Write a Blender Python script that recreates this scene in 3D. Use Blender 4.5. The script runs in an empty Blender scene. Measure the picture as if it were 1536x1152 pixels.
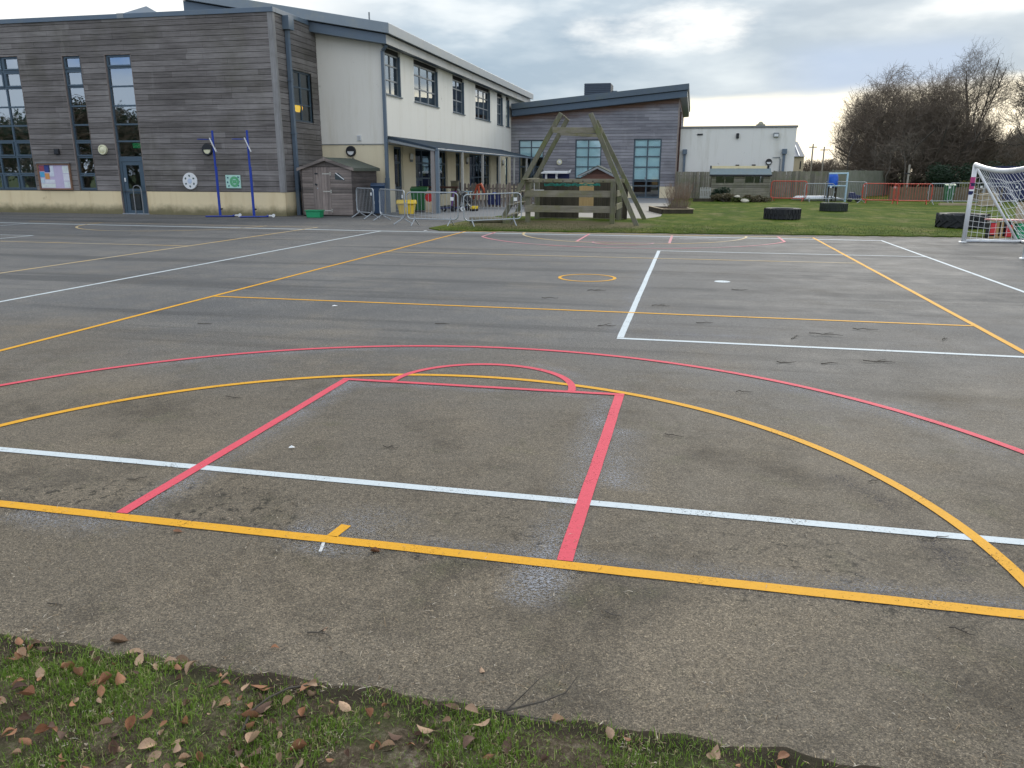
import bpy, math, random
import numpy as np
from mathutils import Vector, Matrix, noise as mnoise
R = math.radians
PI = math.pi
random.seed(7)
sc = bpy.context.scene
C = sc.collection

# ------------------------------------------------------------------ mesh helper
class MB:
    """collects shapes and links them as ONE mesh object"""
    def __init__(s): s.v = []; s.f = []; s.m = []; s.mi = 0
    def add(s, vs, fs):
        n = len(s.v); s.v += [tuple(v) for v in vs]
        s.f += [tuple(i + n for i in f) for f in fs]; s.m += [s.mi] * len(fs); return s
    def quad(s, a, b, c, d): return s.add([a, b, c, d], [(0, 1, 2, 3)])
    def box(s, x0, x1, y0, y1, z0, z1):
        return s.add([(x0,y0,z0),(x1,y0,z0),(x1,y1,z0),(x0,y1,z0),(x0,y0,z1),(x1,y0,z1),(x1,y1,z1),(x0,y1,z1)],
                     [(0,3,2,1),(4,5,6,7),(0,1,5,4),(1,2,6,5),(2,3,7,6),(3,0,4,7)])
    def obox(s, c, sx, sy, sz, M=None):
        M = M or Matrix.Identity(3); c = Vector(c)
        P = [c + M @ Vector((x*sx/2, y*sy/2, z*sz/2)) for z in (-1,1) for x, y in ((-1,-1),(1,-1),(1,1),(-1,1))]
        return s.add(P, [(0,3,2,1),(4,5,6,7),(0,1,5,4),(1,2,6,5),(2,3,7,6),(3,0,4,7)])
    def beam(s, p, q, w, h, up=(0,0,1), off=0):
        """rectangular bar from p to q, w across, h along up"""
        p = Vector(p); q = Vector(q); d = (q-p).normalized(); u = Vector(up)
        u = (u - d*u.dot(d)).normalized(); r = d.cross(u)
        P = [e + r*a*w/2 + u*b*h/2 for e in (p, q) for a, b in ((-1,-1),(1,-1),(1,1),(-1,1))]
        return s.add(P, [(0,3,2,1),(4,5,6,7),(0,1,5,4),(1,2,6,5),(2,3,7,6),(3,0,4,7)])
    def tube(s, pts, r, n=6, cap=True):
        pts = [Vector(p) for p in pts]; rs = r if isinstance(r, (list, tuple)) else [r]*len(pts)
        b = len(s.v); u = None
        for i, p in enumerate(pts):
            d = (pts[min(i+1, len(pts)-1)] - pts[max(i-1, 0)]).normalized()
            if u is None:
                u = d.orthogonal().normalized()
            else:
                u = u - d*u.dot(d)
                u = u.normalized() if u.length > 1e-6 else d.orthogonal().normalized()
            w = d.cross(u)
            for k in range(n):
                a = 2*PI*k/n; s.v.append(tuple(p + (u*math.cos(a) + w*math.sin(a))*rs[i]))
        for i in range(len(pts)-1):
            for k in range(n):
                s.f.append((b+i*n+k, b+i*n+(k+1)%n, b+(i+1)*n+(k+1)%n, b+(i+1)*n+k)); s.m.append(s.mi)
        if cap and n > 3:
            s.f.append(tuple(b+k for k in reversed(range(n)))); s.m.append(s.mi)
            s.f.append(tuple(b+(len(pts)-1)*n+k for k in range(n))); s.m.append(s.mi)
        return s
    def lathe(s, prof, c=(0,0,0), n=24, axis='z'):
        b = len(s.v)
        for r, z in prof:
            for k in range(n):
                a = 2*PI*k/n; x, y = r*math.cos(a), r*math.sin(a)
                p = (x, y, z) if axis == 'z' else ((x, z, y) if axis == 'y' else (z, x, y))
                s.v.append((c[0]+p[0], c[1]+p[1], c[2]+p[2]))
        for i in range(len(prof)-1):
            for k in range(n):
                s.f.append((b+i*n+k, b+i*n+(k+1)%n, b+(i+1)*n+(k+1)%n, b+(i+1)*n+k)); s.m.append(s.mi)
        return s
    def prism(s, poly, a, b, axis='y'):
        """extrude a 2D polygon (given in the two other axes) from a to b along axis"""
        n = len(poly)
        def P(u, w, t): return (u, t, w) if axis == 'y' else ((t, u, w) if axis == 'x' else (u, w, t))
        vs = [P(u, w, a) for u, w in poly] + [P(u, w, b) for u, w in poly]
        fs = [tuple(range(n)), tuple(reversed(range(n, 2*n)))]
        fs += [(i, i+n, (i+1)%n+n, (i+1)%n) for i in range(n)]
        return s.add(vs, fs)
    def build(s, name, mat, parent=None, world=None, smooth=False, bevel=0, loc=None):
        me = bpy.data.meshes.new(name)
        v = s.v
        if world is not None: v = [(a-world[0], b-world[1], c-world[2]) for a, b, c in v]
        me.from_pydata(v, [], s.f)
        mats = mat if isinstance(mat, (list, tuple)) else [mat]
        for m in mats: me.materials.append(m)
        if len(mats) > 1: me.polygons.foreach_set('material_index', s.m)
        if smooth: me.polygons.foreach_set('use_smooth', [True]*len(me.polygons))
        me.update()
        o = bpy.data.objects.new(name, me); C.objects.link(o)
        if parent: o.parent = parent
        if loc: o.location = loc
        if bevel:
            md = o.modifiers.new('bevel', 'BEVEL'); md.width = bevel; md.segments = 1; md.limit_method = 'ANGLE'
        return o

def tag(o, label=None, cat=None, group=None, kind=None):
    if label: o['label'] = label
    if cat: o['category'] = cat
    if group: o['group'] = group
    if kind: o['kind'] = kind
    return o
def thing(name, label, cat, loc=(0,0,0), rz=0, group=None):
    o = bpy.data.objects.new(name, None); C.objects.link(o); o.location = loc; o.rotation_euler = (0,0,rz)
    o.empty_display_size = .2
    return tag(o, label, cat, group)
def structure(name, mb, mat, **k): return tag(mb.build(name, mat, **k), kind='structure')
def copy_tree(o, parent=None):
    c = o.copy(); C.objects.link(c)
    if parent: c.parent = parent
    for ch in [x for x in bpy.data.objects if x.parent == o]: copy_tree(ch, c)
    return c

# ------------------------------------------------------------------ materials
class NT:
    def __init__(s, name):
        s.m = bpy.data.materials.new(name); s.m.use_nodes = True; s.t = s.m.node_tree; s.t.nodes.clear()
        s.out = s.n('ShaderNodeOutputMaterial')
    def n(s, ty, **k):
        o = s.t.nodes.new(ty)
        for a, b in k.items(): setattr(o, a, b)
        return o
    def L(s, a, b): s.t.links.new(a, b)
    def setin(s, sock, v):
        if hasattr(v, 'is_output') or isinstance(v, bpy.types.NodeSocket): s.L(v, sock)
        elif isinstance(v, (tuple, list)) and sock.type == 'RGBA' and len(v) == 3: sock.default_value = (*v, 1)
        else: sock.default_value = v
    def pos(s): return s.n('ShaderNodeNewGeometry').outputs['Position']
    def obj(s): return s.n('ShaderNodeTexCoord').outputs['Object']
    def vmul(s, v, k):
        o = s.n('ShaderNodeVectorMath', operation='MULTIPLY'); s.L(v, o.inputs[0]); o.inputs[1].default_value = k; return o.outputs[0]
    def sep(s, v):
        o = s.n('ShaderNodeSeparateXYZ'); s.L(v, o.inputs[0]); return o.outputs
    def comb(s, x, y, z=0):
        o = s.n('ShaderNodeCombineXYZ')
        for i, v in enumerate((x, y, z)): s.setin(o.inputs[i], v)
        return o.outputs[0]
    def noise(s, v, scale, detail=4, rough=.6, dim='3D'):
        o = s.n('ShaderNodeTexNoise', noise_dimensions=dim); s.L(v, o.inputs['Vector'])
        o.inputs['Scale'].default_value = scale; o.inputs['Detail'].default_value = detail; o.inputs['Roughness'].default_value = rough
        return o.outputs['Fac']
    def white(s, v):
        o = s.n('ShaderNodeTexWhiteNoise', noise_dimensions='3D'); s.L(v, o.inputs['Vector']); return o.outputs['Value']
    def voro(s, v, scale, feature='F1'):
        o = s.n('ShaderNodeTexVoronoi', feature=feature); s.L(v, o.inputs['Vector']); o.inputs['Scale'].default_value = scale
        return o.outputs['Distance']
    def cell(s, v, scale):
        o = s.n('ShaderNodeTexVoronoi'); s.L(v, o.inputs['Vector']); o.inputs['Scale'].default_value = scale
        return s.n_sep(o.outputs['Color'])
    def n_sep(s, c):
        o = s.n('ShaderNodeSeparateColor'); s.L(c, o.inputs[0]); return o.outputs[0]
    def math(s, op, a, b=0, c=None):
        o = s.n('ShaderNodeMath', operation=op); s.setin(o.inputs[0], a); s.setin(o.inputs[1], b)
        if c is not None: s.setin(o.inputs[2], c)
        return o.outputs[0]
    def mapr(s, v, a, b, c=0, d=1, smooth=False):
        o = s.n('ShaderNodeMapRange', interpolation_type='SMOOTHSTEP' if smooth else 'LINEAR'); s.setin(o.inputs[0], v)
        for i, k in enumerate((a, b, c, d)): s.setin(o.inputs[i+1], k)
        return o.outputs[0]
    def ramp(s, v, stops):
        o = s.n('ShaderNodeValToRGB'); s.L(v, o.inputs[0]); e = o.color_ramp.elements
        while len(e) < len(stops): e.new(.5)
        for i, (p, c) in enumerate(stops): e[i].position = p; e[i].color = (*c, 1)
        return o.outputs[0]
    def mix(s, f, a, b, mode='MIX'):
        o = s.n('ShaderNodeMix', data_type='RGBA', blend_type=mode); s.setin(o.inputs[0], f); s.setin(o.inputs[6], a); s.setin(o.inputs[7], b)
        return o.outputs[2]
    def bump(s, h, strength=.3, dist=.01):
        o = s.n('ShaderNodeBump'); s.L(h, o.inputs['Height']); o.inputs['Strength'].default_value = strength; o.inputs['Distance'].default_value = dist
        return o.outputs[0]
    def bsdf(s, col, rough=.7, spec=.4, metal=0, normal=None, **k):
        o = s.n('ShaderNodeBsdfPrincipled'); s.setin(o.inputs['Base Color'], col); s.setin(o.inputs['Roughness'], rough)
        s.setin(o.inputs['Specular IOR Level'], spec); s.setin(o.inputs['Metallic'], metal)
        if normal: s.L(normal, o.inputs['Normal'])
        for a, b in k.items(): s.setin(o.inputs[a.replace('_', ' ')], b)
        return o.outputs[0]
    def mixsh(s, f, a, b):
        o = s.n('ShaderNodeMixShader'); s.setin(o.inputs[0], f); s.L(a, o.inputs[1]); s.L(b, o.inputs[2]); return o.outputs[0]
    def done(s, sh): s.L(sh, s.out.inputs[0]); return s.m

def paint(name, col, rough=.5, var=.12, scale=6, spec=.4, metal=0, dirt=None, bump=0):
    """plain coloured surface with uneven tone"""
    t = NT(name); p = t.obj(); f = t.noise(p, scale, 5)
    c = t.mix(f, tuple(x*(1-var) for x in col), tuple(min(1, x*(1+var)) for x in col))
    if dirt:
        g = t.mapr(t.noise(p, scale*.6, 6, .7), .5, .72, 0, .7); c = t.mix(g, c, dirt)
    nm = t.bump(t.noise(p, scale*12, 3), bump, .004) if bump else None
    return t.done(t.bsdf(c, rough, spec, metal, nm))

def wood(name, a, b, axis='x', scale=1., rough=.85, moss=None, per=None):
    """weathered timber, grain along axis; per = board pitch for board-to-board tone"""
    t = NT(name); p = t.obj()
    k = {'x': (1.2, 22, 22), 'y': (22, 1.2, 22), 'z': (22, 22, 1.2)}[axis]
    g = t.noise(t.vmul(p, tuple(x*scale for x in k)), 1, 6, .7)
    big = t.noise(p, 1.7*scale, 4)
    f = t.math('ADD', t.math('MULTIPLY', g, .65), t.math('MULTIPLY', big, .45))
    c = t.ramp(f, [(.32, a), (.75, b)])
    if per:
        xs = t.sep(p); i = t.math('FLOOR', t.math('DIVIDE', xs['XYZ'.index(per[0].upper())], per[1]))
        w = t.white(t.comb(i, 3.1, 7.7)); c = t.mix(1, c, t.ramp(w, [(0, (.72,)*3), (1, (1.25, 1.22, 1.2))]), 'MULTIPLY')
    if moss:
        c = t.mix(t.mapr(t.noise(p, 2.3, 5, .7), .46, .66, 0, .75), c, moss)
    return t.done(t.bsdf(c, rough, .25, 0, t.bump(g, .35, .006)))

def cladding(name, dark, mid, light, pitch, z0, red=None, streak=.6):
    """horizontal weathered boards: tone per board and per length, grain along the wall"""
    t = NT(name); p = t.pos(); x, y, z = t.sep(p)
    al = t.math('ADD', x, y)
    row = t.math('FLOOR', t.math('DIVIDE', t.math('SUBTRACT', z, z0), pitch))
    off = t.math('MULTIPLY', t.white(t.comb(row, 1.3, 2.2)), 7.)
    ln = t.math('FLOOR', t.math('DIVIDE', t.math('ADD', al, off), 3.4))
    w = t.white(t.comb(row, ln, 5.5))
    gr = t.noise(t.comb(t.math('MULTIPLY', al, 1.1), t.math('MULTIPLY', z, 26), row), 1, 6, .7)
    pt = t.noise(t.comb(t.math('MULTIPLY', al, .35), t.math('MULTIPLY', z, .8), 0), 1, 5, .65)
    f = t.math('ADD', t.math('ADD', t.math('MULTIPLY', w, .17), t.math('MULTIPLY', gr, .62)), t.math('MULTIPLY', pt, .48))
    c = t.ramp(f, [(.42, dark), (.62, mid), (.84, light)])
    # pale weathering streaks and green-brown staining that runs down the boards
    st = t.noise(t.comb(t.math('MULTIPLY', al, 1.6), t.math('MULTIPLY', z, .25), 4), 1, 5, .7)
    c = t.mix(t.mapr(st, .56, .74, 0, .5*streak), c, tuple(k*1.25 for k in light))
    gs = t.noise(t.comb(t.math('MULTIPLY', al, .5), t.math('MULTIPLY', z, .35), 9), 1, 4)
    c = t.mix(t.mapr(gs, .52, .7, 0, .45), c, (dark[0]*1.15, dark[1]*1.2, dark[2]*.85))
    if red:   # sheltered boards that kept their brown
        top = t.math('SUBTRACT', z, t.math('ADD', t.math('MULTIPLY', x, red[1]), red[2]))
        h = t.math('ADD', top, t.math('MULTIPLY', t.math('SUBTRACT', t.noise(t.comb(al, row, 0), .9, 4), .5), .5))
        c = t.mix(t.mapr(h, -.55, -.12, 0, .85), c, red[0])
    return t.done(t.bsdf(c, .8, .3, 0, t.bump(gr, .3, .005)))

def render_wall(name, col, stain, z_lo=None, algae=(.16,.17,.09), spots=.5):
    t = NT(name); p = t.pos(); x, y, z = t.sep(p); al = t.math('ADD', x, y)
    c = t.mix(t.noise(p, .8, 5), tuple(k*.93 for k in col), col)
    run = t.noise(t.comb(t.math('MULTIPLY', al, 2.2), t.math('MULTIPLY', z, .22), 0), 1, 6, .7)
    c = t.mix(t.mapr(run, .5, .75, 0, spots), c, stain)
    sp = t.noise(t.comb(al, z, 2), 3.2, 5, .75)
    c = t.mix(t.mapr(sp, .66, .74, 0, .55), c, tuple(k*.55 for k in stain))
    if z_lo is not None:
        h = t.math('ADD', z, t.math('MULTIPLY', t.noise(t.comb(al, z, 5), 2.2, 5, .7), -.45))
        c = t.mix(t.mapr(h, z_lo+.16, z_lo-.22, 0, .85, True), c, algae)
    return t.done(t.bsdf(c, .9, .2, 0, t.bump(t.noise(p, 60, 3), .15, .004)))

def asphalt_mat():
    t = NT('asphalt'); p = t.pos(); x, y, z = t.sep(p)
    big = t.noise(p, .28, 5, .6); mid = t.noise(p, 1.7, 6, .68); fine = t.math('ADD', t.math('MULTIPLY', t.noise(p, 95, 5, .9), .62), t.math('MULTIPLY', t.noise(p, 33, 6, .85), .38)); grit = t.voro(p, 120)
    c = t.ramp(t.math('ADD', t.math('MULTIPLY', big, .5), t.math('MULTIPLY', mid, .5)), [(.36, (.080,.082,.085)), (.5, (.118,.118,.117)), (.64, (.162,.158,.151))])
    # bands left by the paver, running across the playground
    st = t.noise(t.comb(t.math('MULTIPLY', x, .07), t.math('MULTIPLY', y, .95), 0), 1, 6, .62)
    c = t.mix(t.mapr(st, .52, .60, 0, .72), c, (.060,.062,.065))
    st3 = t.noise(t.comb(t.math('MULTIPLY', x, .16), t.math('MULTIPLY', y, 3.2), 21), 1, 6, .7)
    c = t.mix(t.mapr(st3, .58, .66, 0, .6), c, (.05,.05,.052))
    st2 = t.noise(t.comb(t.math('MULTIPLY', x, .1), t.math('MULTIPLY', y, .8), 8), 1, 4)
    c = t.mix(t.mapr(st2, .56, .7, 0, .5), c, (.17,.163,.15))
    # old mossy, leaf-stained area along the verge
    br = t.math('ADD', y, t.math('MULTIPLY', t.noise(p, .5, 5), -5.))
    c = t.mix(t.mapr(br, 3.2, -2.0, 0, .9, True), c, (.138,.114,.081))
    ms = t.noise(p, 1.1, 7, .75)
    nr = t.mapr(y, 4.5, 1.5, 0, 1, True)
    c = t.mix(t.math('MULTIPLY', t.mapr(ms, .49, .64, 0, .85), nr), c, (.066,.054,.038))
    mo = t.noise(p, 2.4, 6, .7)
    c = t.mix(t.math('MULTIPLY', t.mapr(mo, .56, .7, 0, .5), nr), c, (.085,.082,.042))
    wm = t.noise(p, .85, 6, .7)
    c = t.mix(t.math('MULTIPLY', t.mapr(wm, .5, .66, 0, .6), t.mapr(y, 6, 0, .3, 1)), c, (.205,.170,.124))
    cr_ = t.noise(p, 19, 7, .75); cm_ = t.math('MULTIPLY', t.mapr(t.noise(p, 1.6, 4, .6), .42, .56), t.math('MULTIPLY', t.mapr(y, -.3, -.02, 0, 1, True), t.mapr(y, .75, .3, 0, 1, True)))
    c = t.mix(t.math('MULTIPLY', t.math('MULTIPLY', t.mapr(cr_, .53, .60), cm_), nr), c, (.034,.029,.02))
    # aggregate
    c = t.mix(1, c, t.ramp(fine, [(.36, (.5,)*3), (.5, (.95,)*3), (.62, (1.45,1.43,1.38))]), 'MULTIPLY')
    c = t.mix(1, c, t.ramp(t.cell(p, 290), [(0, (.5,)*3), (.5, (.95,)*3), (.85, (1.25,1.24,1.2)), (1, (2.0,1.95,1.85))]), 'MULTIPLY')
    c = t.mix(1, c, t.ramp(t.cell(p, 140), [(0, (.74,)*3), (1, (1.25,)*3)]), 'MULTIPLY')
    c = t.mix(t.mapr(t.noise(p, 70, 5, .85), .6, .68, 0, .6), c, (.30,.285,.26))
    h = t.math('ADD', t.math('MULTIPLY', fine, .6), grit)
    return t.done(t.bsdf(c, t.mapr(mid, .3, .7, .7, .9), .3, 0, t.bump(h, .3, .004)))

def line_paint(name, col, wear=.5, pale=None):
    """thick road paint, worn through to the asphalt in specks"""
    t = NT(name); p = t.pos()
    c = t.mix(t.noise(p, 7, 5), tuple(k*.86 for k in col), col)
    if pale: c = t.mix(t.mapr(t.noise(p, .9, 4), .42, .62, 0, .8), c, pale)
    c = t.mix(t.mapr(t.noise(p, 60, 4, .7), .5, .72, 0, .35), c, tuple(k*.5 for k in col))
    d = t.bsdf(c, .7, .15, 0, t.bump(t.noise(p, 90, 4, .8), .25, .003))
    tr = t.n('ShaderNodeBsdfTransparent').outputs[0]
    n = t.math('ADD', t.math('MULTIPLY', t.noise(p, 85, 4, .8), .7), t.math('MULTIPLY', t.noise(p, 3.5, 4), .4))
    return t.done(t.mixsh(t.mapr(n, .72-.2*wear, .80-.2*wear), d, tr))

def dust_mat(name, col, dens=.5):
    t = NT(name); p = t.pos()
    e = t.n('ShaderNodeAttribute', attribute_name='edge').outputs['Fac']
    pat = t.mapr(t.noise(p, 1.6, 5, .7), .36, .66)
    sp = t.noise(p, 85, 5, .85)
    a = t.math('MULTIPLY', t.math('MULTIPLY', t.mapr(sp, .47, .6), pat), t.math('MULTIPLY', t.math('POWER', e, 1.3), dens))
    return t.done(t.mixsh(a, t.n('ShaderNodeBsdfTransparent').outputs[0], t.bsdf(col, .8, .2)))

def glass_mat(name, refl=.3, tint=(.62,.74,.73), rough=.012):
    t = NT(name); p = t.pos()
    tr = t.n('ShaderNodeBsdfTransparent'); tr.inputs[0].default_value = (*tint, 1)
    gl = t.n('ShaderNodeBsdfGlossy'); gl.inputs['Color'].default_value = (.86,.93,1,1); gl.inputs['Roughness'].default_value = rough
    t.L(t.bump(t.noise(p, 1.1, 2), .05, .02), gl.inputs['Normal'])
    lw = t.n('ShaderNodeLayerWeight'); lw.inputs[0].default_value = .35
    f = t.math('ADD', t.math('MULTIPLY', lw.outputs['Fresnel'], .7), refl)
    return t.done(t.mixsh(t.math('MINIMUM', f, .92), tr.outputs[0], gl.outputs[0]))

def emit(name, col, s):
    t = NT(name); e = t.n('ShaderNodeEmission'); e.inputs[0].default_value = (*col, 1); e.inputs[1].default_value = s
    return t.done(e.outputs[0])

M = {}
M['asphalt'] = asphalt_mat()
M['yellow_line'] = line_paint('yellow_line', (.76,.385,.03), .45)
M['yellow_faded'] = line_paint('yellow_faded', (.66,.45,.17), .4, (.50,.45,.34))
M['red_line'] = line_paint('red_line', (.72,.10,.135), .45)
M['red_faded'] = line_paint('red_faded', (.68,.24,.27), .4, (.42,.3,.31))
M['white_line'] = line_paint('white_line', (.62,.68,.70), .5)
M['white_faded'] = line_paint('white_faded', (.66,.67,.66), .4)
M['dust'] = dust_mat('paint_dust', (.37,.38,.41), 1.15)
M['dust_dark'] = dust_mat('burn_marks', (.05,.05,.065), 1.2)
M['hall_clad'] = cladding('hall_cladding', (.078,.070,.065), (.165,.150,.141), (.30,.28,.265), .19, .85)
M['gable_clad'] = cladding('gable_cladding', (.13,.13,.148), (.235,.233,.258), (.39,.385,.41), .19, .72, red=((.19,.098,.06), .0895, 5.95), streak=.4)
M['backing'] = paint('dark_backing', (.02,.019,.018), .95)
M['plinth'] = render_wall('plinth_stone', (.80,.665,.42), (.56,.42,.22), .06, (.10,.095,.045), .55)
M['stone'] = render_wall('cream_stone', (.78,.69,.49), (.55,.47,.31), -.3, spots=.35)
M['render'] = render_wall('white_render', (.80,.775,.70), (.58,.54,.43), spots=.45)
M['render2'] = render_wall('grey_white_render', (.76,.75,.70), (.48,.46,.38), spots=.55)
M['blue_metal'] = paint('blue_grey_metal', (.105,.145,.19), .42, .1, 2.5, .5, 0, (.14,.165,.17))
M['roof_metal'] = paint('pale_roof_edge', (.22,.26,.29), .45, .12, 2, .5, 0, (.3,.31,.27))
M['eave_board'] = paint('eave_board', (.42,.42,.40), .6, .1, 1.5, .4, 0, (.3,.28,.22))
M['dark_roof'] = paint('dark_roofing', (.05,.06,.065), .8)
M['frame_metal'] = paint('window_frame_blue_grey', (.06,.095,.125), .4, .08, 4, .5)
M['frame_light'] = paint('window_frame_grey', (.22,.24,.25), .4, .08, 4, .5)
M['glass'] = glass_mat('window_glass', .34)
M['glass_dim'] = glass_mat('shaded_window_glass', .12, (.5,.66,.66))
M['glass_clear'] = glass_mat('clear_window_glass', .12, (.93,1.,1.))
M['inside'] = paint('room_wall', (.35,.36,.33), .9, .2, .7)
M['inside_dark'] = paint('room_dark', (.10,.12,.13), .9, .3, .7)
M['blind'] = paint('roller_blind', (.66,.90,.98), .8, .22, 2.2)
M['cream_lamp'] = paint('lamp_cream', (.72,.70,.48), .4)
M['white_plastic'] = paint('white_plastic', (.74,.75,.74), .4, .08)
M['black'] = paint('black_plastic', (.018,.019,.022), .5, .2)
M['galv'] = paint('galvanised_steel', (.36,.39,.41), .45, .2, 9, .5, .4)
M['grey_post'] = paint('grey_painted_post', (.13,.17,.21), .45)
M['pale_post'] = paint('pale_post', (.40,.40,.37), .6)
M['shed_wood'] = wood('shed_boards', (.125,.105,.095), (.29,.25,.225), 'x', 1, per=('z', .115))
M['shed_door'] = wood('shed_door_boards', (.135,.112,.10), (.31,.265,.24), 'z', 1, per=('x', .1))
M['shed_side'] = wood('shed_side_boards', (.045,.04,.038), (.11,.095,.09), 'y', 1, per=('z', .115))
M['felt'] = paint('mineral_felt', (.085,.095,.08), .95, .3, 9, .2, 0, (.11,.13,.075), .3)
M['frame_wood'] = wood('mossy_timber', (.075,.072,.05), (.215,.205,.15), 'z', 1, moss=(.13,.145,.045))
M['rail_wood'] = wood('rail_timber', (.12,.108,.08), (.30,.275,.21), 'x', 1, moss=(.17,.165,.07))
M['dark_wood'] = wood('dark_stained_boards', (.024,.021,.015), (.07,.062,.042), 'z', 1, per=('x', .14))
M['new_wood'] = wood('pale_pine', (.34,.22,.09), (.52,.37,.18), 'z', 1)
M['brown_wood'] = wood('red_brown_boards', (.05,.028,.022), (.12,.065,.052), 'x', 1, per=('z', .1))
M['fence_wood'] = wood('fence_boards', (.105,.10,.082), (.27,.25,.205), 'z', 1, moss=(.15,.16,.09), per=('x', .14))
M['fence_far'] = wood('far_fence_boards', (.15,.155,.12), (.26,.26,.21), 'z', .6, moss=(.15,.17,.11))
M['picket'] = wood('picket_wood', (.09,.075,.062), (.26,.22,.185), 'z', 1, per=('x', .155))
M['hut_wood'] = wood('hut_boards', (.14,.135,.105), (.33,.315,.255), 'x', 1, moss=(.16,.165,.10), per=('z', .1))
M['low_fence'] = wood('low_brown_fence', (.10,.075,.048), (.22,.17,.11), 'z', 1)
M['crate_wood'] = wood('beige_crate_wood', (.30,.235,.15), (.52,.43,.30), 'z', 1)
M['soil'] = paint('soil', (.07,.05,.032), .95, .4, 30, .1, 0, None, .6)
M['rubber'] = paint('tyre_rubber', (.022,.023,.026), .7, .3, 8, .35, 0, (.05,.052,.045))
M['rubber_green'] = paint('mossy_tyre_rubber', (.035,.042,.036), .75, .3, 8, .3, 0, (.06,.075,.045))
M['navy'] = paint('navy_paint', (.012,.018,.085), .4)
M['royal'] = paint('royal_blue_paint', (.012,.045,.32), .4)
M['blue_paint'] = paint('bright_blue_paint', (.018,.11,.55), .4)
M['pale_blue'] = paint('pale_blue_paint', (.42,.60,.70), .4)
M['red_paint'] = paint('red_paint', (.55,.03,.035), .4)
M['red_steel'] = paint('red_barrier_paint', (.52,.075,.045), .45, .2)
M['yellow_plastic'] = paint('yellow_plastic', (.72,.50,.03), .4, .1)
M['green_plastic'] = paint('green_plastic', (.015,.27,.11), .4, .1)
M['green_bin'] = paint('dark_green_bin', (.025,.13,.045), .45)
M['blue_bin'] = paint('dark_blue_bin', (.018,.045,.095), .45)
M['goal_white'] = paint('goal_white_paint', (.74,.75,.75), .35, .06, 4, .5, 0, (.55,.54,.5))
M['net_cord'] = paint('net_cord', (.72,.73,.72), .7)
M['pink'] = paint('pink_tape', (.50,.06,.20), .5)
M['salmon'] = paint('salmon_paint', (.60,.28,.26), .5)
M['orange'] = paint('orange_plastic', (.42,.085,.04), .6)
M['purple'] = paint('purple_cloth', (.16,.05,.30), .7)
M['teal'] = paint('teal_net', (.03,.30,.25), .7)
M['cream'] = paint('cream_board', (.72,.62,.38), .6)
M['slate_roof'] = paint('blue_slate_roof', (.12,.14,.17), .6)
M['silver'] = paint('silver_sheet', (.55,.58,.60), .35, .1, 5, .5, .5)
M['paving'] = paint('concrete_paving', (.36,.335,.29), .9, .18, 2.2, .2, 0, (.24,.23,.20), .2)
M['patio'] = paint('patio_tarmac', (.17,.175,.18), .85, .15, 2.2, .3, 0, (.12,.12,.12), .2)
M['steel_tube'] = paint('dull_steel', (.25,.26,.26), .4, .1, 5, .5, .6)
M['bark'] = wood('grey_bark', (.045,.038,.03), (.125,.11,.09), 'z', 1)
M['bark_pale'] = wood('pale_bark', (.20,.18,.15), (.42,.39,.33), 'z', 1)
M['twig'] = paint('bare_twigs', (.175,.142,.11), .9, .3, 1.2, .1)
M['twig_grey'] = paint('grey_bare_twigs', (.15,.13,.105), .9, .25, 1.2, .1)
M['twig_red'] = paint('dogwood_stems', (.22,.155,.11), .8, .3, 3, .2)

def leaf_mat(name, a, b, back=.2):
    t = NT(name); p = t.obj(); ob = t.n('ShaderNodeObjectInfo').outputs['Random']
    c = t.ramp(t.noise(p, 30, 4), [(.3, a), (.7, b)])
    c = t.mix(1, c, t.ramp(ob, [(0, (.72,.68,.66)), (1, (1.2,1.15,1.1))]), 'MULTIPLY')
    return t.done(t.bsdf(c, .65, .3))
M['leaf_pale'] = leaf_mat('dry_leaf_pale', (.28,.18,.11), (.50,.36,.25))
M['leaf_brown'] = leaf_mat('dry_leaf_brown', (.20,.09,.045), (.38,.20,.11))
M['leaf_dark'] = leaf_mat('dry_leaf_dark', (.075,.045,.032), (.18,.11,.075))

def blade_mat(name, lo, hi, dry):
    t = NT(name); p = t.pos()
    f = t.math('ADD', t.math('MULTIPLY', t.noise(p, 3.2, 4), .5), t.math('MULTIPLY', t.noise(p, 160, 2), .5))
    c = t.ramp(f, [(.3, lo), (.66, hi)])
    c = t.mix(t.mapr(t.white(t.comb(t.math('FLOOR', t.math('MULTIPLY', t.sep(p)[0], 170)), t.math('FLOOR', t.math('MULTIPLY', t.sep(p)[1], 170)), 0)), .86, .9), c, dry)
    d = t.bsdf(c, .5, .35)
    tl = t.n('ShaderNodeBsdfTranslucent'); t.L(c, tl.inputs[0])
    return t.done(t.mixsh(.35, d, tl.outputs[0]))
M['blade'] = blade_mat('grass_blade', (.075,.135,.018), (.22,.34,.055), (.46,.40,.22))
M['far_blade'] = blade_mat('lawn_blade', (.040,.064,.013), (.085,.115,.025), (.18,.17,.075))
M['evergreen'] = blade_mat('evergreen_leaf', (.012,.028,.016), (.035,.07,.036), (.05,.07,.04))
M['ivy'] = blade_mat('ivy_leaf', (.028,.03,.012), (.07,.068,.03), (.09,.07,.03))
M['heather'] = blade_mat('heather_leaf', (.06,.06,.025), (.17,.145,.085), (.25,.2,.14))
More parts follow.
